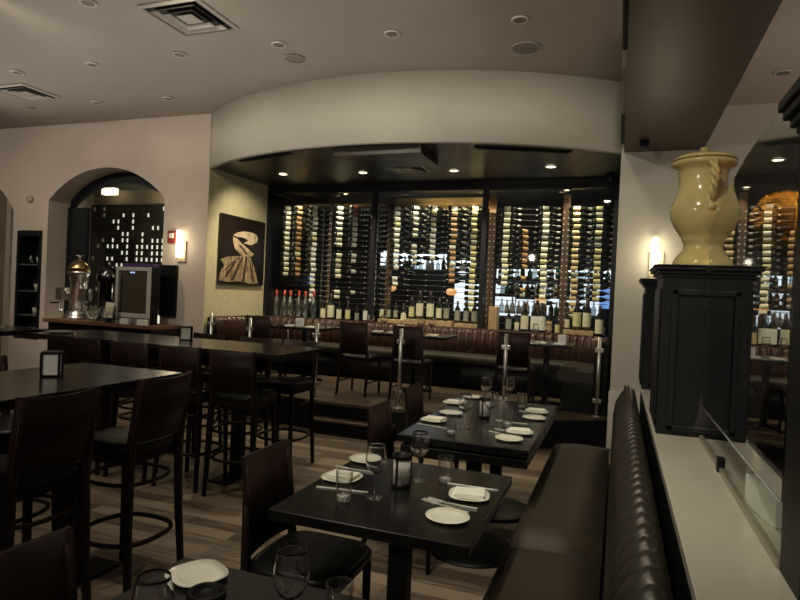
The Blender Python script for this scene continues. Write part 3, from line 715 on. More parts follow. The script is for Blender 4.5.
for i in range(N+1):
    y = .70 + (4.92-.70)*i/N; ph = (y % .098)/.098; b = abs(math.sin(PI*ph))**.6
    endk = min(1, (4.92-y)/.10); endk = math.sqrt(max(0, 1-(1-endk)**2)) if endk < 1 else 1
    ht = .50 + (.925-.50)*(0.35+.65*endk)
    rings.append([Vector((.0, y, .40)), Vector((.004-.004*b, y, .62)), Vector((.026-.032*b, y, ht-.20)), Vector((.048-.040*b, y, ht-.10)), Vector((.078-.034*b, y, ht-.040+.018*b)), Vector((.10-.01*b, y, ht+.034*b-.016)), Vector((.130+.008*b, y, ht-.02+.026*b)), Vector((.150, y, ht-.06)), Vector((.150, y, .40))])
m.loft(rings); B_(m.build('backrest', tuft, e))
# wooden post top beyond the bench
tag(MB().b2(-.02, .02, -.02, .02, 0, .93).build('bench_end_post', mat('brown_post', (.10, .06, .035), .4), loc=(.085, 4.98, 0), bevel=.006), 'short brown wooden post at the far end of the long bench', 'post')
# ------------------------------------------------------------------ counter half wall
struct('wall_half', MB().b2(.175, .60, .55, 4.72, 0, .968), blackp)
e = empty('counter_ledge', (.4, 2.6, .97), 'pale polished stone ledge running along behind the bench', 'counter')
MB().b2(.163-.4, .64-.4, .50-2.6, 4.75-2.6, 0, .03).build('slab', quartz_m, e, bevel=.003)
# glass rail + partition
XP = .35
e = empty('glass_partition', (XP, 2.2, 1.0), 'curved-edge reflective glass partition standing on the stone ledge', 'glass partition')
MB().b2(-.008, .008, 1.49-2.2, 2.815-2.2, 0, .018).build('bottom_rail', mat('rail_metal', (.42, .38, .32), .35, metal=.6), e, bevel=.002)
MB().b2(-.003, .003, 1.49-2.2, 2.815-2.2, .018, .138).build('lower_pane', glass_mat('lower_pane_glass', (.9, .92, .9), .02, .01, 16), e)
arc = [(703, 290), (704, 268), (707.5, 248), (711, 230), (719, 208), (729, 190), (745, 160), (760, 138), (775, 118)]
pp = [(2.82, 1.142)]
for q in arc:
    v = atx(q[0], q[1], XP); pp.append((min(v.y, 2.82), v.z))
pp.append((1.50, pp[-1][1]+.0)); pp.append((1.50, 1.142))
pg = MB(); pg.prism([(a-2.2, b-1.0) for a, b in pp], 'x', -.003, .003)

pg.build('upper_pane', mirror_glass, e)
ln = MB(); ln.tube([(-.005, 2.82-2.2, .14), (-.005, 1.50-2.2, .14)], .0022, 6); ln.build('pane_edge', mat('glass_edge', (.30, .32, .29), .2), e)
ln = MB(); ln.tube([(-.0, a-2.2, b-1.0) for a, b in pp[:-1]], .0016, 6); ln.build('curved_edge', mat('glass_edge', (.30, .32, .29), .2), e)
p = atx(721, 470, XP); MB().b2(-.014, .010, p.y-2.2-.018, p.y-2.2+.018, .002, .05).build('clip', blackp, e, bevel=.002)
p = atx(703, 268, XP); MB().b2(-.012, .008, 2.80-2.2, 2.832-2.2, .70, .735).build('clip', blackp, e, bevel=.002)
# cabinets under the urn
def cabinet(name, x0, x1, y0, y1, z0, z1, label, panel=True):
    c = ((x0+x1)/2, (y0+y1)/2); e = empty(name, (c[0], c[1], z0), label, 'cabinet'); W_, D_ = (x1-x0)/2, (y1-y0)/2; H = z1-z0
    MB().b2(-W_, W_, -D_, D_, 0, H-.05).build('body', black_satin, e, bevel=.003)
    m = MB()
    for k, (o, a, b) in enumerate(((.008, H-.052, H-.038), (.020, H-.038, H-.022), (.034, H-.022, H-.006), (.040, H-.006, H))): m.b2(-W_-o, W_+o, -D_-o, D_+o, a, b)
    m.build('crown_moulding', black_satin, e, bevel=.002)
    if panel:
        t = .048; m = MB(); 
        for (a0, a1, b0, b1) in ((-W_+.04, W_-.04, H-.13, H-.105), (-W_+.04, W_-.04, .02, .045), (-W_+.04, -W_+.065, .02, H-.105), (W_-.065, W_-.04, .02, H-.105)): m.b2(a0, a1, -D_-.012, -D_, b0, b1)
        m.build('panel_moulding', black_satin, e, bevel=.004)
        MB().b2(-W_-.010, -W_, -D_+.03, D_-.03, .03, H-.10).build('side_panel', black_satin, e, bevel=.004)
    return e
cabinet('black_cabinet', .175, .525, 2.84, 3.26, 1.001, 1.735, 'black panelled cabinet on the ledge carrying the big urn')
cabinet('black_cabinet', .165, .50, 4.30, 4.66, 1.001, 1.735, 'slim black cabinet farther back on the ledge, mostly hidden by the nearer one')
cabinet('tall_black_cabinet', XP+.0, .95, .55, 1.475, 0.0, 2.02, 'tall black cabinet with crown moulding at the right edge', False) if False else None
e = empty('tall_cabinet', (.66, 1.05, 0), 'tall black cabinet with a crown moulding cut off by the right edge', 'cabinet')
MB().b2(-.02, .30, -.40, .43, 1.001, 1.93).b2(-.015, .30, -.40, .43, 0, .999).build('body', blackp, e, bevel=.003)
bo = MB(); bo.b2(.345-.66, .0, 0.28, .43, 1.001, 1.93); bo.build('front_post', blackp, e, bevel=.003)
cmn = MB()
for o_, a, b in ((.008, 1.93, 1.945), (.018, 1.945, 1.965), (.030, 1.965, 1.985), (.038, 1.985, 2.01)): cmn.b2(.345-.66-o_, .30+o_, .28-o_, .43+o_, a, b)
cmn.build('crown_moulding', blackp, e, bevel=.004)
# urn
urn_m = mat('glazed_yellow_ceramic', (.58, .48, .21), .16, noise=.18, nscale=5, coat=.6)
e = empty('ceramic_urn', (.335, 3.04, 1.736), 'large glazed yellow ceramic lidded urn with a twisted handle', 'urn')
prof = [(.110, 0), (.114, .012), (.110, .030), (.096, .052), (.080, .070), (.071, .084), (.070, .112), (.080, .120), (.078, .128), (.092, .150), (.112, .180), (.126, .210), (.133, .245), (.130, .275), (.120, .305), (.108, .335), (.102, .36), (.101, .40), (.103, .43), (.112, .448), (.130, .458), (.137, .468), (.134, .480), (.120, .484)]
MB().lathe(prof, seg=56).build('body', urn_m, e)
MB().lathe([(.133, .4845), (.136, .490), (.118, .504), (.085, .516), (.045, .526), (.024, .530)], seg=48).build('lid', urn_m, e)
MB().lathe([(.024, .530), (.014, .537), (.022, .546), (.001, .552)], seg=20).build('lid_knob', urn_m, e)
for s in (-1,):
    a = MB(); a2 = MB(); cpts = []
    for i in range(40):
        t = i/39; z = .472-.205*t; out = .106+.045*math.sin(PI*min(1, t*1.15))*.9+.014
        for mb_, phs in ((a, 0), (a2, PI)):
            pass
        cpts.append((out, z, t))
    th = R(-80)
    for phs in (0, PI):
        P = [Vector(((o+.010*math.cos(t*16+phs))*math.cos(th)-.010*math.sin(t*16+phs)*math.sin(th), (o+.010*math.cos(t*16+phs))*math.sin(th)+.010*math.sin(t*16+phs)*math.cos(th), z)) for o, z, t in cpts]
        a.tube(P, .0105, 8)
    a.lathe([(.001, -.02), (.018, -.012), (.020, 0), (.016, .014), (.001, .02)], seg=12, c=(.125*math.cos(th), .125*math.sin(th), .262))
    a.build('twisted_handle', urn_m, e)
# beads line
bd = MB()
for k in range(60):
    a = 2*PI*k/60; bd.lathe([(.001, -.0025), (.0028, 0), (.001, .0025)], seg=6, c=(.1315*math.cos(a), .1315*math.sin(a), .265))
bd.build('beading', mat('bead_glaze', (.55, .48, .28), .2, coat=.5), e)  # beads in a slightly paler yellow glaze
# pinecone ornament and dried arrangement behind glass
def tuftball(c, r, n, m, name, label, cat, stem=None):
    e = empty(name, c, label, cat); b = MB()
    for k in range(n):
        a = random.uniform(0, 2*PI); u = random.uniform(-1, 1); d = Vector((math.cos(a)*math.sqrt(1-u*u), math.sin(a)*math.sqrt(1-u*u), u)); L = r*random.uniform(.72, 1)
        p_ = d*L; s1 = d.orthogonal().normalized()*r*.11; s2 = d.cross(s1).normalized()*r*.11
        v = [b.bm.verts.new(q) for q in (p_*.86+s1, p_*.9+s2, p_*1.02-s1, p_*.88-s2, p_)]
        b.face([v[0], v[1], v[4]]); b.face([v[1], v[2], v[4]]); b.face([v[2], v[3], v[4]]); b.face([v[3], v[0], v[4]])
    b.build('petals', m, e)
    return e
t_ = tuftball((aty(719, 242, 3.38).x, 3.38, aty(719, 242, 3.38).z), .07, 260, mat('gold_cone', (.50, .42, .22), .3, metal=.6), 'gilded_ball', 'small gold textured ornament tucked behind the urn', 'ornament')
MB().lathe([(.03, -(aty(719, 242, 3.38).z-1.001)), (.03, -(aty(719, 242, 3.38).z-1.01)), (.006, -(aty(719, 242, 3.38).z-1.02)), (.006, -.06)], seg=14).build('foot', brass, t_)
DA = aty(783, 224, 2.62)
DA = (DA.x, DA.y, DA.z)
t_ = tuftball(DA, .13, 800, mat('dried_orange_petals', (.80, .42, .08), .6, noise=.4, nscale=20), 'dried_flowers', 'big ball of dried orange flowers behind the glass partition', 'flowers')
MB().tube([(0, 0, -.10), (0, 0, -.50)], .006, 8).build('stem', mat('dry_stem', (.12, .08, .04), .7), t_)
HH = DA[2]-1.001
MB().lathe([(.045, -HH), (.05, -HH+.1), (.03, -HH+.25), (.022, -HH+.30), (.026, -HH+.32)], seg=20).build('vase', mat('dark_vase', (.03, .03, .03), .25), t_)
spot('flower_fill', (.95, 2.0, 2.9), 900, 15, (1, .75, .4), DA, .4)  # added spot with no fixture, makes the flowers show through the glass
# box and cones behind glass
pc = atz(757, 518, 1.0)
e = empty('white_carton', (pc.x+.065, pc.y+.03, 1.0005), 'open white carton standing behind the glass partition', 'box', None, R(12))
MB().b2(-.06, .06, -.09, .09, 0, .09).build('carton', mat('white_carton', (.80, .82, .78), .5), e, bevel=.003)
MB().b2(-.064, .064, -.004, .004, .075, .092).build('carton_flap', mat('white_carton', (.80, .82, .78), .5), e)
for k, (x, y) in enumerate(((.43, 2.10), (.46, 1.72))):
    tag(MB().lathe([(.035, 0), (.026, .07), (.001, .072)], seg=20).build('grey_cup', mat('grey_plastic', (.20, .20, .17), .5), loc=(x, y, 1.0005)), f'upturned grey cup behind the glass, {["beyond","in front of"][k]} the white carton', 'cup')
# ------------------------------------------------------------------ alcove banquette (U shape)
def upath():
    P = []
    x0, x1, yb, r = XL+.03, XR-.03, YG-.06, .55
    y = 6.98
    while y < yb-r: P.append((Vector((x0, y)), Vector((1, 0)))); y += .012
    for i in range(60):
        a = PI - (PI/2)*i/59; P.append((Vector((x0+r+r*math.cos(a), yb-r+r*math.sin(a))), Vector((-math.cos(a), -math.sin(a)))))
    x = x0+r
    while x < x1-r: P.append((Vector((x, yb)), Vector((0, -1)))); x += .014
    for i in range(60):
        a = PI/2 - (PI/2)*i/59; P.append((Vector((x1-r+r*math.cos(a), yb-r+r*math.sin(a))), Vector((-math.cos(a), -math.sin(a)))))
    y = yb-r
    while y > 6.98: P.append((Vector((x1, y)), Vector((-1, 0)))); y -= .012
    return P
UP = upath()
e = empty('corner_banquette', ((XL+XR)/2, 7.9, ZP), 'long U-shaped booth in channelled reddish-brown leather below the wine wall', 'banquette')
off = Vector(((XL+XR)/2, 7.9, ZP))
def sweep(prof_fn, name, m, step=1):
    mb = MB(); rings = []; s = 0; prev = None
    for k, (p, nrm) in enumerate(UP[::step]):
        if prev is not None: s += (p-prev).length
        prev = p
        rings.append([Vector((p.x+nrm.x*d, p.y+nrm.y*d, z)) - off for d, z in prof_fn(s)])
    mb.loft(rings); return mb.build(name, m, e)
def backprof(s):
    b = abs(math.sin(PI*((s % .115)/.115)))**.55
    return [(0, ZP+.38), (.11+.02*b, ZP+.38), (.10+.05*b, ZP+.60), (.075+.055*b, ZP+.74), (.05+.025*b, ZP+.78+.028*b), (.02, ZP+.795+.01*b), (0, ZP+.77)]
sweep(backprof, 'backrest', redlea)
sweep(lambda s: [(.10, ZP+.34), (.52, ZP+.34), (.55, ZP+.37), (.55, ZP+.43), (.52, ZP+.455), (.35, ZP+.465), (.13, ZP+.455), (.10, ZP+.45)], 'seat_cushion', blea, 4)
sweep(lambda s: [(.02, ZP+.001), (.49, ZP+.001), (.49, ZP+.335), (.02, ZP+.335)], 'base', blackp, 4)
for x in (XL+.03, XR-.03):
    s_ = 1 if x < -2 else -1
    m_ = MB(); m_.prism([(x, ZP+.001), (x+s_*.15, ZP+.001), (x+s_*.15, ZP+.70), (x+s_*.12, ZP+.78), (x+s_*.06, ZP+.81), (x, ZP+.79)], 'y', 6.95, 6.982)
    for v in m_.bm.verts: v.co -= off
    m_.build('end_panel', leather, e, bevel=.01)
# alcove tables, chairs on platform
def alcove_table(x, y, w_, d_, label):
    e = empty('alcove_table', (x, y, ZP), label, 'table', 'dark tables on the raised alcove floor')
    MB().b2(-w_/2, w_/2, -d_/2, d_/2, .71, .745).build('tabletop', ebony, e, bevel=.004)
    MB().tube([(0, 0, .02), (0, 0, .71)], .035, 12).build('pedestal', blackp, e)
    b = MB()
    for k in range(4): a = k*PI/2+PI/4; b.tube([(0, 0, .05), (.27*math.cos(a), .27*math.sin(a), .018)], [.03, .015], 6)
    b.build('base', blackp, e)
AT = []
for px, py, wd, t in ((305, 327, .8, 'left, under the framed picture'), (415, 337, .95, 'centre, behind the steps'), (547, 343, .60, 'right, behind the railing')):
    p = aty(px, py, 7.15); AT.append(p.x); alcove_table(p.x, 7.15, wd, .62, f'dark table on the raised floor, {t}')
for px, yy, rz, t in ((267, 6.75, 90, 'left of the alcove table under the picture'), (361, 6.72, 88, 'nearest the top of the steps'), (413, 6.62, 92, 'right of the steps, behind the railing post'), (517, 6.78, 90, 'between the railing posts, at the right table')):
    p = aty(px, 340, yy); chair(p.x, yy, rz, f'dark chair on the raised floor {t}', ZP)
TA = ZP+.746
k = 0
for px in (283, 291, 371, 384, 421, 432, 536, 549):
    p = aty(px, 320, 7.1 + .08*(k % 2)); place(WG, (p.x, 7.1+.08*(k % 2), TA), f'stemmed wine glass on the alcove tables, {ORD[k]} from the left'); k += 1
for k, (px, t) in enumerate(((300, 'left'), (401, 'centre'), (563, 'right'))):
    p = aty(px, 325, 6.98); q = MB(); q.b2(-.045, .045, -.03, .03, 0, .11); tag(q.build('table_card', paper, loc=(p.x, 6.98, TA), bevel=.003), f'upright white card on the {t} alcove table', 'card', 'white cards on the alcove tables')
for k, (px, t) in enumerate(((290, 'left'), (310, 'left'), (378, 'centre'), (394, 'centre'), (433, 'centre'), (541, 'right'), (560, 'right'))):
    p = aty(px, 325, 6.93); place(NA, (p.x, 6.94, TA), f'folded white napkin on the {t} alcove table, {ORD[k]} of all counted from the left')
# ------------------------------------------------------------------ railing
def rail_post(px, py, t, clips=(.72, .17)):
    y = 6.3
    for _ in range(40): p = aty(px, py, y); y = .5*y + .5*(cy(max(XL+.06, min(XR-.06, p.x)))+.06)
    e = empty('railing_post', (p.x, y, ZP), f'brushed steel railing post {t}', 'railing post', 'steel posts of the glass railing')
    MB().tube([(0, 0, .01), (0, 0, .86)], .021, 16).build('tube', steel, e)
    MB().lathe([(.05, 0), (.05, .008), (.025, .014)], seg=20).build('base_flange', steel, e)
    for z in clips:
        MB().b2(-.045, .045, -.018, .018, z-.022, z+.022).build('glass_clamp', mat('clamp_steel', (.70, .70, .66), .3, metal=1), e, bevel=.003)
    return (p.x, y)
P_ = [rail_post(208, 401, 'at the left end by the wall'), rail_post(247, 401, 'second from the left wall'), rail_post(314, 400, 'left of the steps'), rail_post(398, 408, 'right of the steps'), rail_post(503, 412, 'in the middle of the right railing'), rail_post(596, 419, 'at the right end by the pier')]
def pane(a, b, t):
    m = MB(); a, b = Vector(a), Vector(b); d = (b-a).normalized()*.05
    n = 8; rings = []
    for i in range(n+1):
        q = a+d + (b-a-2*d)*i/n; yy = cy(q.x)+.06
        rings.append([Vector((q.x, yy-.004, ZP+.08)), Vector((q.x, yy+.004, ZP+.08)), Vector((q.x, yy+.004, ZP+.80)), Vector((q.x, yy-.004, ZP+.80))])
    m.loft(rings, smooth=False); tag(m.build('railing_glass', clear), f'clear glass railing pane {t}', 'glass pane', 'glass panes of the railing')
pane(P_[0], P_[1], 'at the far left end'); pane(P_[1], P_[2], 'just left of the steps'); pane(P_[3], P_[4], 'just right of the steps'); pane(P_[4], P_[5], 'next to the right pier')
# ------------------------------------------------------------------ picture on alcove wall
e = empty('wall_picture', (XL+.005, 7.72, 2.11), 'dark canvas picture of a dancer in a flared pale dress and hat', 'picture')
MB().b2(.001, .045, -.56, .56, -.50, .50).build('canvas', mat('dark_canvas', (.014, .008, .006), .35, noise=.5, nscale=4), e)
def figure(pts, name, m, x=.047):
    mb = MB(); mb.prism([(a, b) for a, b in pts], 'x', .0455, x); return mb.build(name, m, e)
dress = mat('pictured_dress', (.34, .26, .16), .5, noise=1.0, nscale=11, stretch=(1, 3.5, 1.0))
def pq(L): return [((x-247)/165*1.12, (352-y)/295) for x, y in L]
figure(pq([(165, 400), (190, 384), (222, 378), (268, 370), (284, 400), (298, 450), (308, 492), (270, 496), (230, 488), (190, 494), (162, 488), (166, 450), (180, 424)]), 'pictured_skirt', dress)
figure(pq([(205, 295), (222, 302), (238, 318), (262, 338), (287, 360), (276, 374), (236, 372), (214, 346), (207, 320)]), 'pictured_bodice', mat('pictured_bodice', (.42, .33, .21), .5, noise=.7, nscale=12), .048)
figure(pq([(205, 290), (220, 274), (245, 264), (270, 262), (292, 268), (300, 282), (296, 302), (276, 320), (246, 318), (262, 300), (240, 292), (222, 294)]), 'pictured_hat', mat('pictured_hat', (.52, .43, .30), .5, noise=.4, nscale=10), .050)
fold = mat('pictured_folds', (.07, .045, .03), .6)
for q in ([(240, 380), (246, 380), (214, 484), (200, 488)], [(256, 378), (261, 378), (254, 490), (243, 488)], [(268, 384), (271, 390), (294, 486), (284, 490)], [(222, 386), (228, 384), (186, 440), (172, 452)], [(226, 330), (232, 326), (262, 362), (256, 366)], [(212, 400), (222, 400), (190, 470), (180, 474)]):
    figure(pq(q), 'pictured_fold', fold, .0515)
# ------------------------------------------------------------------ wine racks
YB = YG+.34
e = empty('wine_rack', ((XL+XR)/2, YB+.02, 1.10), 'tall open wine rack of wooden uprights behind the glass wall', 'wine rack')
off = Vector(((XL+XR)/2, YB+.02, 1.10))
for px, wd in ((274, .05), (331, .05), (391, .09), (492.5, .10), (566, .10)):
    q = aty(px, 230, YB+.02); m = MB(); m.b2(q.x-wd/2-off.x, q.x+wd/2-off.x, -.02, .02, 0.0, 1.98)
    u = m.build('upright', oak, e)
    m = MB()
    for r in range(20):
        for s in (-1, 1): m.b2(q.x+s*wd*.32-off.x-.007, q.x+s*wd*.32-off.x+.007, -.034, -.02, 1.72-r*.0842, 1.734-r*.0842)
    m.build('peg_row', silver, u)
m = MB()
for r in range(20): m.tube([(XL+.1-off.x, .10, aty(430, 208.5, YB).z-r*.0842-1.10), (XR-.1-off.x, .10, aty(430, 208.5, YB).z-r*.0842-1.10)], .004, 6)
RK = e; m.build('cable_rows', mat('rack_cable', (.10, .10, .10), .4), e)
def rack_bottle(col, small=True, fo=None):
    # lies along local X, base at -x, neck at +x
    m = MB(); M = Matrix.Rotation(R(90), 4, 'Y')
    m.lathe([(.001, -.145), (.030, -.145), (.033, -.135), (.033, -.105)], seg=12, M=M, cap=False)
    m.lathe([(.0334, -.100), (.0334, -.012)], seg=12, M=M, mi=1, cap=False)
    m.lathe([(.036, -.005), (.036, .03), (.028, .06), (.014, .085), (.013, .10)], seg=12, M=M, cap=False)
    m.lathe([(.0145, .10), (.0145, .147), (.001, .148)], seg=10, M=M, mi=2, cap=False)
    o = m.build('wine_bottle', [bottle_dark, lab[col], mat('pale_capsule', (.45, .43, .38), .3, metal=.4) if fo is None else fo], loc=(0, 0, -9))
    tag(o, 'x', 'wine bottle', 'wine bottles lying in the rack'); return o
RB = {c: rack_bottle(c) for c in lab}
RBused = {}
cols = [  # px at top row, colour, rows present, yaw, x stretch
 (290.5, 'cream', range(0, 14), 58), (302, 'copper', range(0, 14), 58), (317.5, 'white', range(0, 19), 58),
 (343, 'cream', [0, 1, 2, 3, 4, 5, 6, 7, 9, 10, 11, 12, 13, 16, 17], 40), (357.5, 'white', [0, 1, 2, 3, 4, 5, 6, 7, 9, 10, 12, 16], 58), (378, 'white', range(0, 19), 62),
 (400, 'white', list(range(0, 12)) + [13, 14], 48), (418, 'cream', [0, 1, 2, 3, 4, 5, 7, 8, 9, 10], 52), (436, 'white', list(range(0, 10)), 48),
 (457, 'copper', list(range(0, 14)), 34), (477, 'yellow', list(range(0, 19)), 34),
 (510, 'cream', list(range(0, 14)), 8), (528, 'copper', [4, 5, 6, 7, 8, 9, 10, 12, 14, 15], 45), (549, 'cream', range(0, 17), 8), (580, 'orange', range(0, 19), 6), (602.5, 'yellow', range(0, 16), 8)]
nb = 0
CN = {'cream': 'cream', 'white': 'white', 'copper': 'copper-coloured', 'yellow': 'pale yellow', 'orange': 'orange-tan', 'grey': 'grey', 'red': 'red'}
for ci, (px, c, rows, yw) in enumerate(cols):
    q = aty(px, 208.5, YB)
    for r in rows:
        cc = c
        if random.random() < .12: cc = random.choice(['grey', 'cream', 'white', 'yellow'])
        if c == 'white' and ci == 4 and r < 3: cc = 'red' if r < 2 else 'white'
        if ci == 15: cc = 'grey' if r in (1, 3, 5, 6) else 'yellow'
        z = q.z-.0842*r; loc = (q.x+random.uniform(-.008, .008)+.02*math.cos(R(yw)), YB, z)
        lb = f'wine bottle, {CN[cc]} label, {ORD[ci]} rack column from left, {ORD[r]} row down'
        yy = R(yw+random.uniform(-4, 4))
        if cc not in RBused: RBused[cc] = 1; o = RB[cc]; o.location = loc; o.rotation_euler = (0, 0, yy); o['label'] = lb
        else: o = RB[cc].copy(); COL.objects.link(o); o.location = loc; o.rotation_euler = (0, 0, yy); o['label'] = lb
        nb += 1
for c, o in RB.items():
    if c not in RBused: bpy.data.objects.remove(o)
# dark unlabelled bottle necks between columns
dk = MB(); M = Matrix.Rotation(R(90), 4, 'Y')
dk.lathe([(.001, -.145), (.032, -.145), (.036, -.135), (.036, .03), (.028, .06), (.014, .085), (.013, .10)], seg=10, M=M, cap=False)
dk.lathe([(.0145, .10), (.0145, .147), (.001, .148)], seg=10, M=M, mi=1, cap=False)
DK = tag(dk.build('wine_bottle', [bottle_dark, mat('pale_capsule', (.45, .43, .38), .3, metal=.4)], loc=(0, 0, -9)), 'x', 'wine bottle', 'wine bottles lying in the rack')
first = True
for ci, (px, rows) in enumerate(((408.5, range(0, 14, 2)), (426, range(1, 10, 2)), (466.5, range(0, 12, 2)), (590.5, range(2, 14, 3)))):
    q = aty(px, 208.5, YB+.06)
    for r in rows:
        o = DK if first else DK.copy()
        if not first: COL.objects.link(o)
        first = False; o.location = (q.x, YB+.17, q.z-.0842*r); o.rotation_euler = (0, 0, R(70+180))
        o['label'] = f'dark bottle lying neck forward, {ORD[ci]} such column from left, {ORD[r]} row down'; nb += 1
for px in (296, 310, 325, 337, 350, 365, 385, 409, 427, 446, 467, 500, 519, 536, 558, 573, 591):
    q = aty(px, 208.5, YB); m = MB()
    for r in range(19): m.b2(q.x-off.x-.010, q.x-off.x+.010, .090, .104, q.z-r*.0842-1.10-.007, q.z-r*.0842-1.10+.007)
    m.build('peg_row', mat('bright_peg', (.62, .60, .52), .35, metal=.5), RK)
# ledge bottles and cases
def ledge_bottle(kind):
    s = {'m': 1.1, 'b': 1.45, 's': .85, 'c': 1.5}[kind[0]]; c = kind[1:]
    o = MB(); r = .037*s; h = .30*s
    if kind[0] == 'c':
        o.lathe([(.001, 0), (r, 0), (r, h*.55), (r*.8, h*.66), (r*.36, h*.78), (r*.36, h*.90)], seg=18, cap=False); b = o.build('wine_bottle', clear_bottle, loc=(0, 0, -9))
    else:
        o.lathe([(.001, 0), (r, 0), (r, h*.58), (r*.85, h*.66), (r*.38, h*.78), (r*.36, h*.88)], seg=18, cap=False); b = o.build('wine_bottle', bottle_dark, loc=(0, 0, -9))
        MB().lathe([(r*1.015, h*.12), (r*1.015, h*.56)], seg=18, cap=False).build('label', lab[c], b)
    MB().lathe([(r*.42, h*.80), (r*.40, h*.99), (.001, h)], seg=14, cap=False).build('capsule', foil if kind[0] in 'c' else foil_dark, b)
    return tag(b, 'x', 'bottle', 'bottles standing on the ledge')
LB = {}
ledge = [(276, 'c'), (283, 'c'), (290, 'c'), (297.5, 'c'), (305, 'c'), (312.5, 'c'), (323, 'mcream'), (330, 'bcream'), (339, 'mcream'), (347, 'myellow'), (357, 'sgrey'), (365, 'mwhite'), (381, 'scream'), (388, 'sgrey'), (395, 'sgrey'), (403, 'mcream'), (411, 'myellow'), (419, 'bcream'), (429.5, 'bcream'), (438.5, 'mcream'), (446, 'mgrey'), (457, 'mgrey'), (466, 'mgrey'), (474, 'mgrey'), (509, 'mgrey'), (517, 'scream'), (525, 'bcream'), (534.5, 'bwhite'), (542, 'bwhite'), (549.5, 'morange'), (558, 'syellow'), (567.5, 'scream'), (577, 'byellow'), (587, 'bcream'), (600, 'bcream'), (608, 'sgrey')]
CNM = {'c': 'clear glass bottle with a red capsule'}
for i, (px, k) in enumerate(ledge):
    kk = k if k != 'c' else 'cx'
    q = aty(px, 312, YG+.14); loc = (q.x, YG+.14+.03*(i % 2), 1.1005)
    for a_, b_, z_ in ((378.5, 402.5, 1.18), (403.5, 424.5, 1.20), (425.5, 452.5, 1.20), (454.5, 480, 1.18), (564, 596, 1.18)):
        if a_ <= px <= b_: loc = (q.x, YG+.165, z_+.0005)
    if q.x+.06 > XR-.07: loc = (XR-.14, loc[1], loc[2])
    BAY = (0, 'left') if px < 373 else ((12, 'middle') if px < 483 else (24, 'right'))
    lb = f'clear bottle with red capsule on the ledge, {ORD[i]} from the left' if k == 'c' else f'{ {"m":"dark","b":"large dark","s":"small dark"}[k[0]] } bottle, {CN[k[1:]]} label, {ORD[i-BAY[0]]} on the ledge in the {BAY[1]} bay'
    if kk not in LB: LB[kk] = ledge_bottle(kk); o = LB[kk]; o.location = loc; o['label'] = lb
    else: o = dup(LB[kk], loc, None, lb)
m = MB()
def case(px0, px1, z1, t):
    a, b = aty(px0, 318, YG+.1).x, aty(px1, 318, YG+.1).x
    q = MB(); q.b2(-(b-a)/2, (b-a)/2, -.10, .10, 0, z1-1.101); o = q.build('wine_case', case_wood, loc=((a+b)/2, YG+.165, 1.101), bevel=.003)
    tag(o, t, 'wooden case', 'wooden wine cases on the ledge'); return o
case(378.5, 402, 1.18, 'low pale wooden wine case on the ledge just right of the left mullion'); case(404, 424, 1.20, 'pale wooden wine case on the ledge, middle bay, second from left')
case(426, 452, 1.20, 'pale wooden wine case on the ledge, middle bay, behind the large bottles'); case(455, 480, 1.18, 'low pale wooden wine case on the ledge left of the right mullion')
case(489, 497, 1.45, 'tall narrow wooden wine box standing right of the right mullion'); case(564, 594, 1.18, 'low wooden wine case at the right end of the ledge')
# lights inside the wine room
for px, pw in ((300, 14), (345, 16), (420, 18), (470, 14), (530, 16), (580, 20)):
    pw *= 1.9
    q = aty(px, 197, YG+.16); spot('wine_room_spot', (q.x, YG+.12, 3.10), pw, 120, (1, .90, .68), (q.x, YB+.15, 1.7), .9, .04)
for px, t in ((345.5, 'left'), (566.5, 'right')):
    q = aty(px, 197, YG+.22); tag(downlight(Vector((q.x, YG+.22, 3.13)), 'x', True, .05), f'small lit downlight inside the wine room, {t} one', 'ceiling light', 'lit downlights in the wine room')
area('cornice_glow', (-2.3, YG+.30, 2.85), 1.1, 3, (1, .8, .45), (-2.3, YG+.5, 3.1), .05)
# ------------------------------------------------------------------ bar seen beyond the wine room
YBB = 9.75
e = empty('back_bar', (-2.6, YBB+.2, ZP), 'bar shelving with cool backlit panels seen through the wine rack', 'bar shelving')
off = Vector((-2.6, YBB+.2, ZP))
def bb(px0, px1, py0, py1, y, y2, name, m):
    a, b = aty(px0, py0, y), aty(px1, py1, y)
    q = MB(); q.b2(a.x-off.x, b.x-off.x, y-off.y, y2-off.y, b.z-off.z, a.z-off.z); return q.build(name, m, e)
lit = [(381, 412, 251, 266), (415, 446, 254, 270), (450, 472, 258, 275), (497, 522, 269, 279), (524, 560, 269, 279), (563, 588, 269, 279), (590, 612, 270, 279)]
for l in lit: bb(l[0], l[1], l[2], l[3], YBB+.25, YBB+.27, 'lit_panel', shelf_glow)
for l in ((496, 514, 284, 316), (516, 534, 299, 316), (536, 562, 284, 316), (564, 582, 284, 316), (584, 599, 284, 316), (455, 480, 280, 312), (516, 534, 284, 295)): bb(l[0], l[1], l[2], l[3], YBB+.25, YBB+.27, 'lit_panel', emis('soft_panel', (.80, .90, 1), 1.15))
bb(376, 476, 271, 273, YBB+.0, YBB+.25, 'shelf', blackp); bb(490, 614, 280, 282.5, YBB+.0, YBB+.25, 'shelf', blackp); bb(490, 614, 296, 298, YBB, YBB+.25, 'shelf', blackp)
bb(376, 614, 316, 345, YBB-.1, YBB+.27, 'bar_counter', blackp)
bb(296, 312, 275, 287, YBB+.1, YBB+.14, 'screen', screen_blue)
bb(600, 612, 288, 309, YBB-.05, YBB-.02, 'screen', screen_blue)
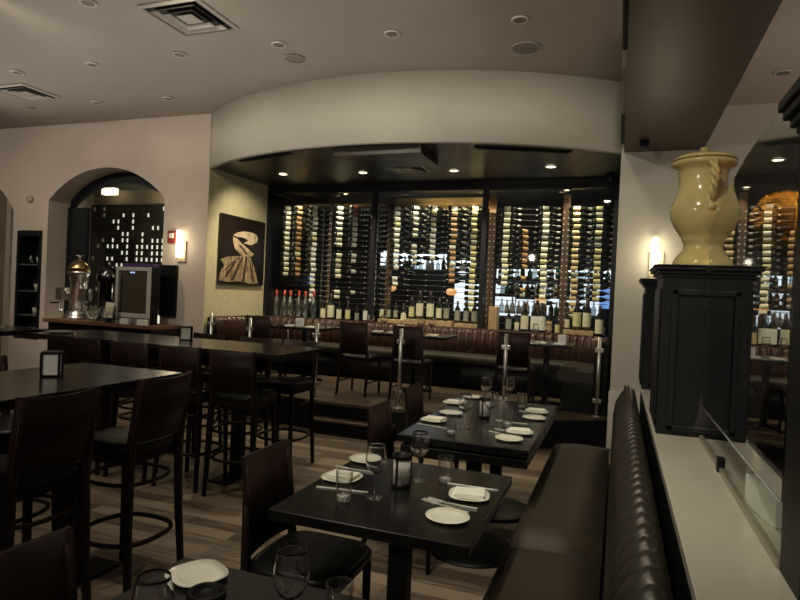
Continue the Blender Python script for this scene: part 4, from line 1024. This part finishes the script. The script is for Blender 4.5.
# bottles on the lit shelves
def small_bottle(m, name='liquor_bottle'):
    o = MB(); o.lathe([(.001, 0), (.04, 0), (.04, .14), (.03, .17), (.014, .20), (.014, .27), (.001, .272)], seg=12, cap=False)
    return tag(o.build(name, m, loc=(0, 0, -9)), 'x', 'bottle', 'liquor bottles on the far bar shelves')
sb = [small_bottle(mat('amber_bottle', (.25, .12, .03), .1, coat=.4)), small_bottle(clear_bottle), small_bottle(bottle_dark), small_bottle(mat('green_bottle', (.02, .14, .06), .1, coat=.4)), small_bottle(mat('pale_bottle', (.6, .62, .6), .2))]
sbu = {}
zz1, zz2 = aty(440, 271, YBB+.12).z, aty(550, 280, YBB+.12).z
def line(px0, px1, n, z, t, y):
    for i in range(n):
        px = px0+(px1-px0)*(i+.5)/n; k = random.choice([0, 1, 1, 2, 2, 3, 4]); q = aty(px, 275, y); loc = (q.x+random.uniform(-.02, .02), y, z)
        lb = f'liquor bottle on the {t}, {ORD[i]} from the left'
        if k not in sbu: sbu[k] = 1; o = sb[k]
        else: o = sb[k].copy(); COL.objects.link(o)
        o.location = loc; o.scale = (1, 1, random.uniform(.75, 1.0)); o['label'] = lb
line(384, 474, 16, zz1+.002, 'backlit bar shelf beyond the middle bay', YBB+.12)
line(498, 610, 20, zz2+.002, 'upper backlit bar shelf beyond the right bay', YBB+.12)
zz3 = aty(550, 296, YBB+.12).z; line(500, 596, 19, zz3+.002, 'lower bar shelf beyond the right bay', YBB+.12)
for k, (px, py) in enumerate(((391, 288), (451.5, 292), (541, 299))):
    q = aty(px, py, YBB-.4); g = MB(); g.lathe([(.001, -.055), (.05, -.05), (.085, -.02), (.088, .015), (.06, .05), (.001, .055)], seg=20)
    g = tag(g.build('hanging_globe', emis('orange_globe', (1, .42, .10), .8), loc=q), f'small glowing orange globe ornament beyond the wine rack, {ORD[k]} from the left', 'lamp', 'orange globe ornaments')  # globe ornaments whose material is given a glow
    MB().tube([(0, 0, .05), (0, 0, 3.13-q.z)], .004, 6).build('cord', blackp, g)
zz4 = aty(550, 316, YBB+.0).z; line(500, 598, 18, zz4+.004, 'bar counter beyond the right bay', YBB+.05)
# long white plate and things on far bar table
p = atz(46, 336, 1.07)
if p: tag(MB().lathe([(.001, .004), (.07, .004), (.12, .018), (.122, .016), (.07, 0), (.001, 0)], seg=30, cap=False).build('white_plate', white_china, loc=(-4.74, 4.05, 1.0705)), 'white plate at the left end of the long bar table', 'plate')
tag(MB().lathe([(.001, .004), (.06, .004), (.11, .028), (.112, .026), (.06, 0), (.001, 0)], seg=30, cap=False).build('white_bowl', white_china, loc=(-5.35, 3.85, 1.0705)), 'white bowl on the bar table at the far left edge', 'bowl')
for k, px in enumerate((97, 102, 107, 112, 117)):
    q = aty(px, 315, 6.40); o = dup(WG, (q.x, 6.38+.03*(k % 2), ZB+.001), 0, f'stemmed glass on the service counter, {ORD[k]} from the left', 'stemmed glasses on the service counter'); o['category'] = 'wine glass'
print('bottles', nb)
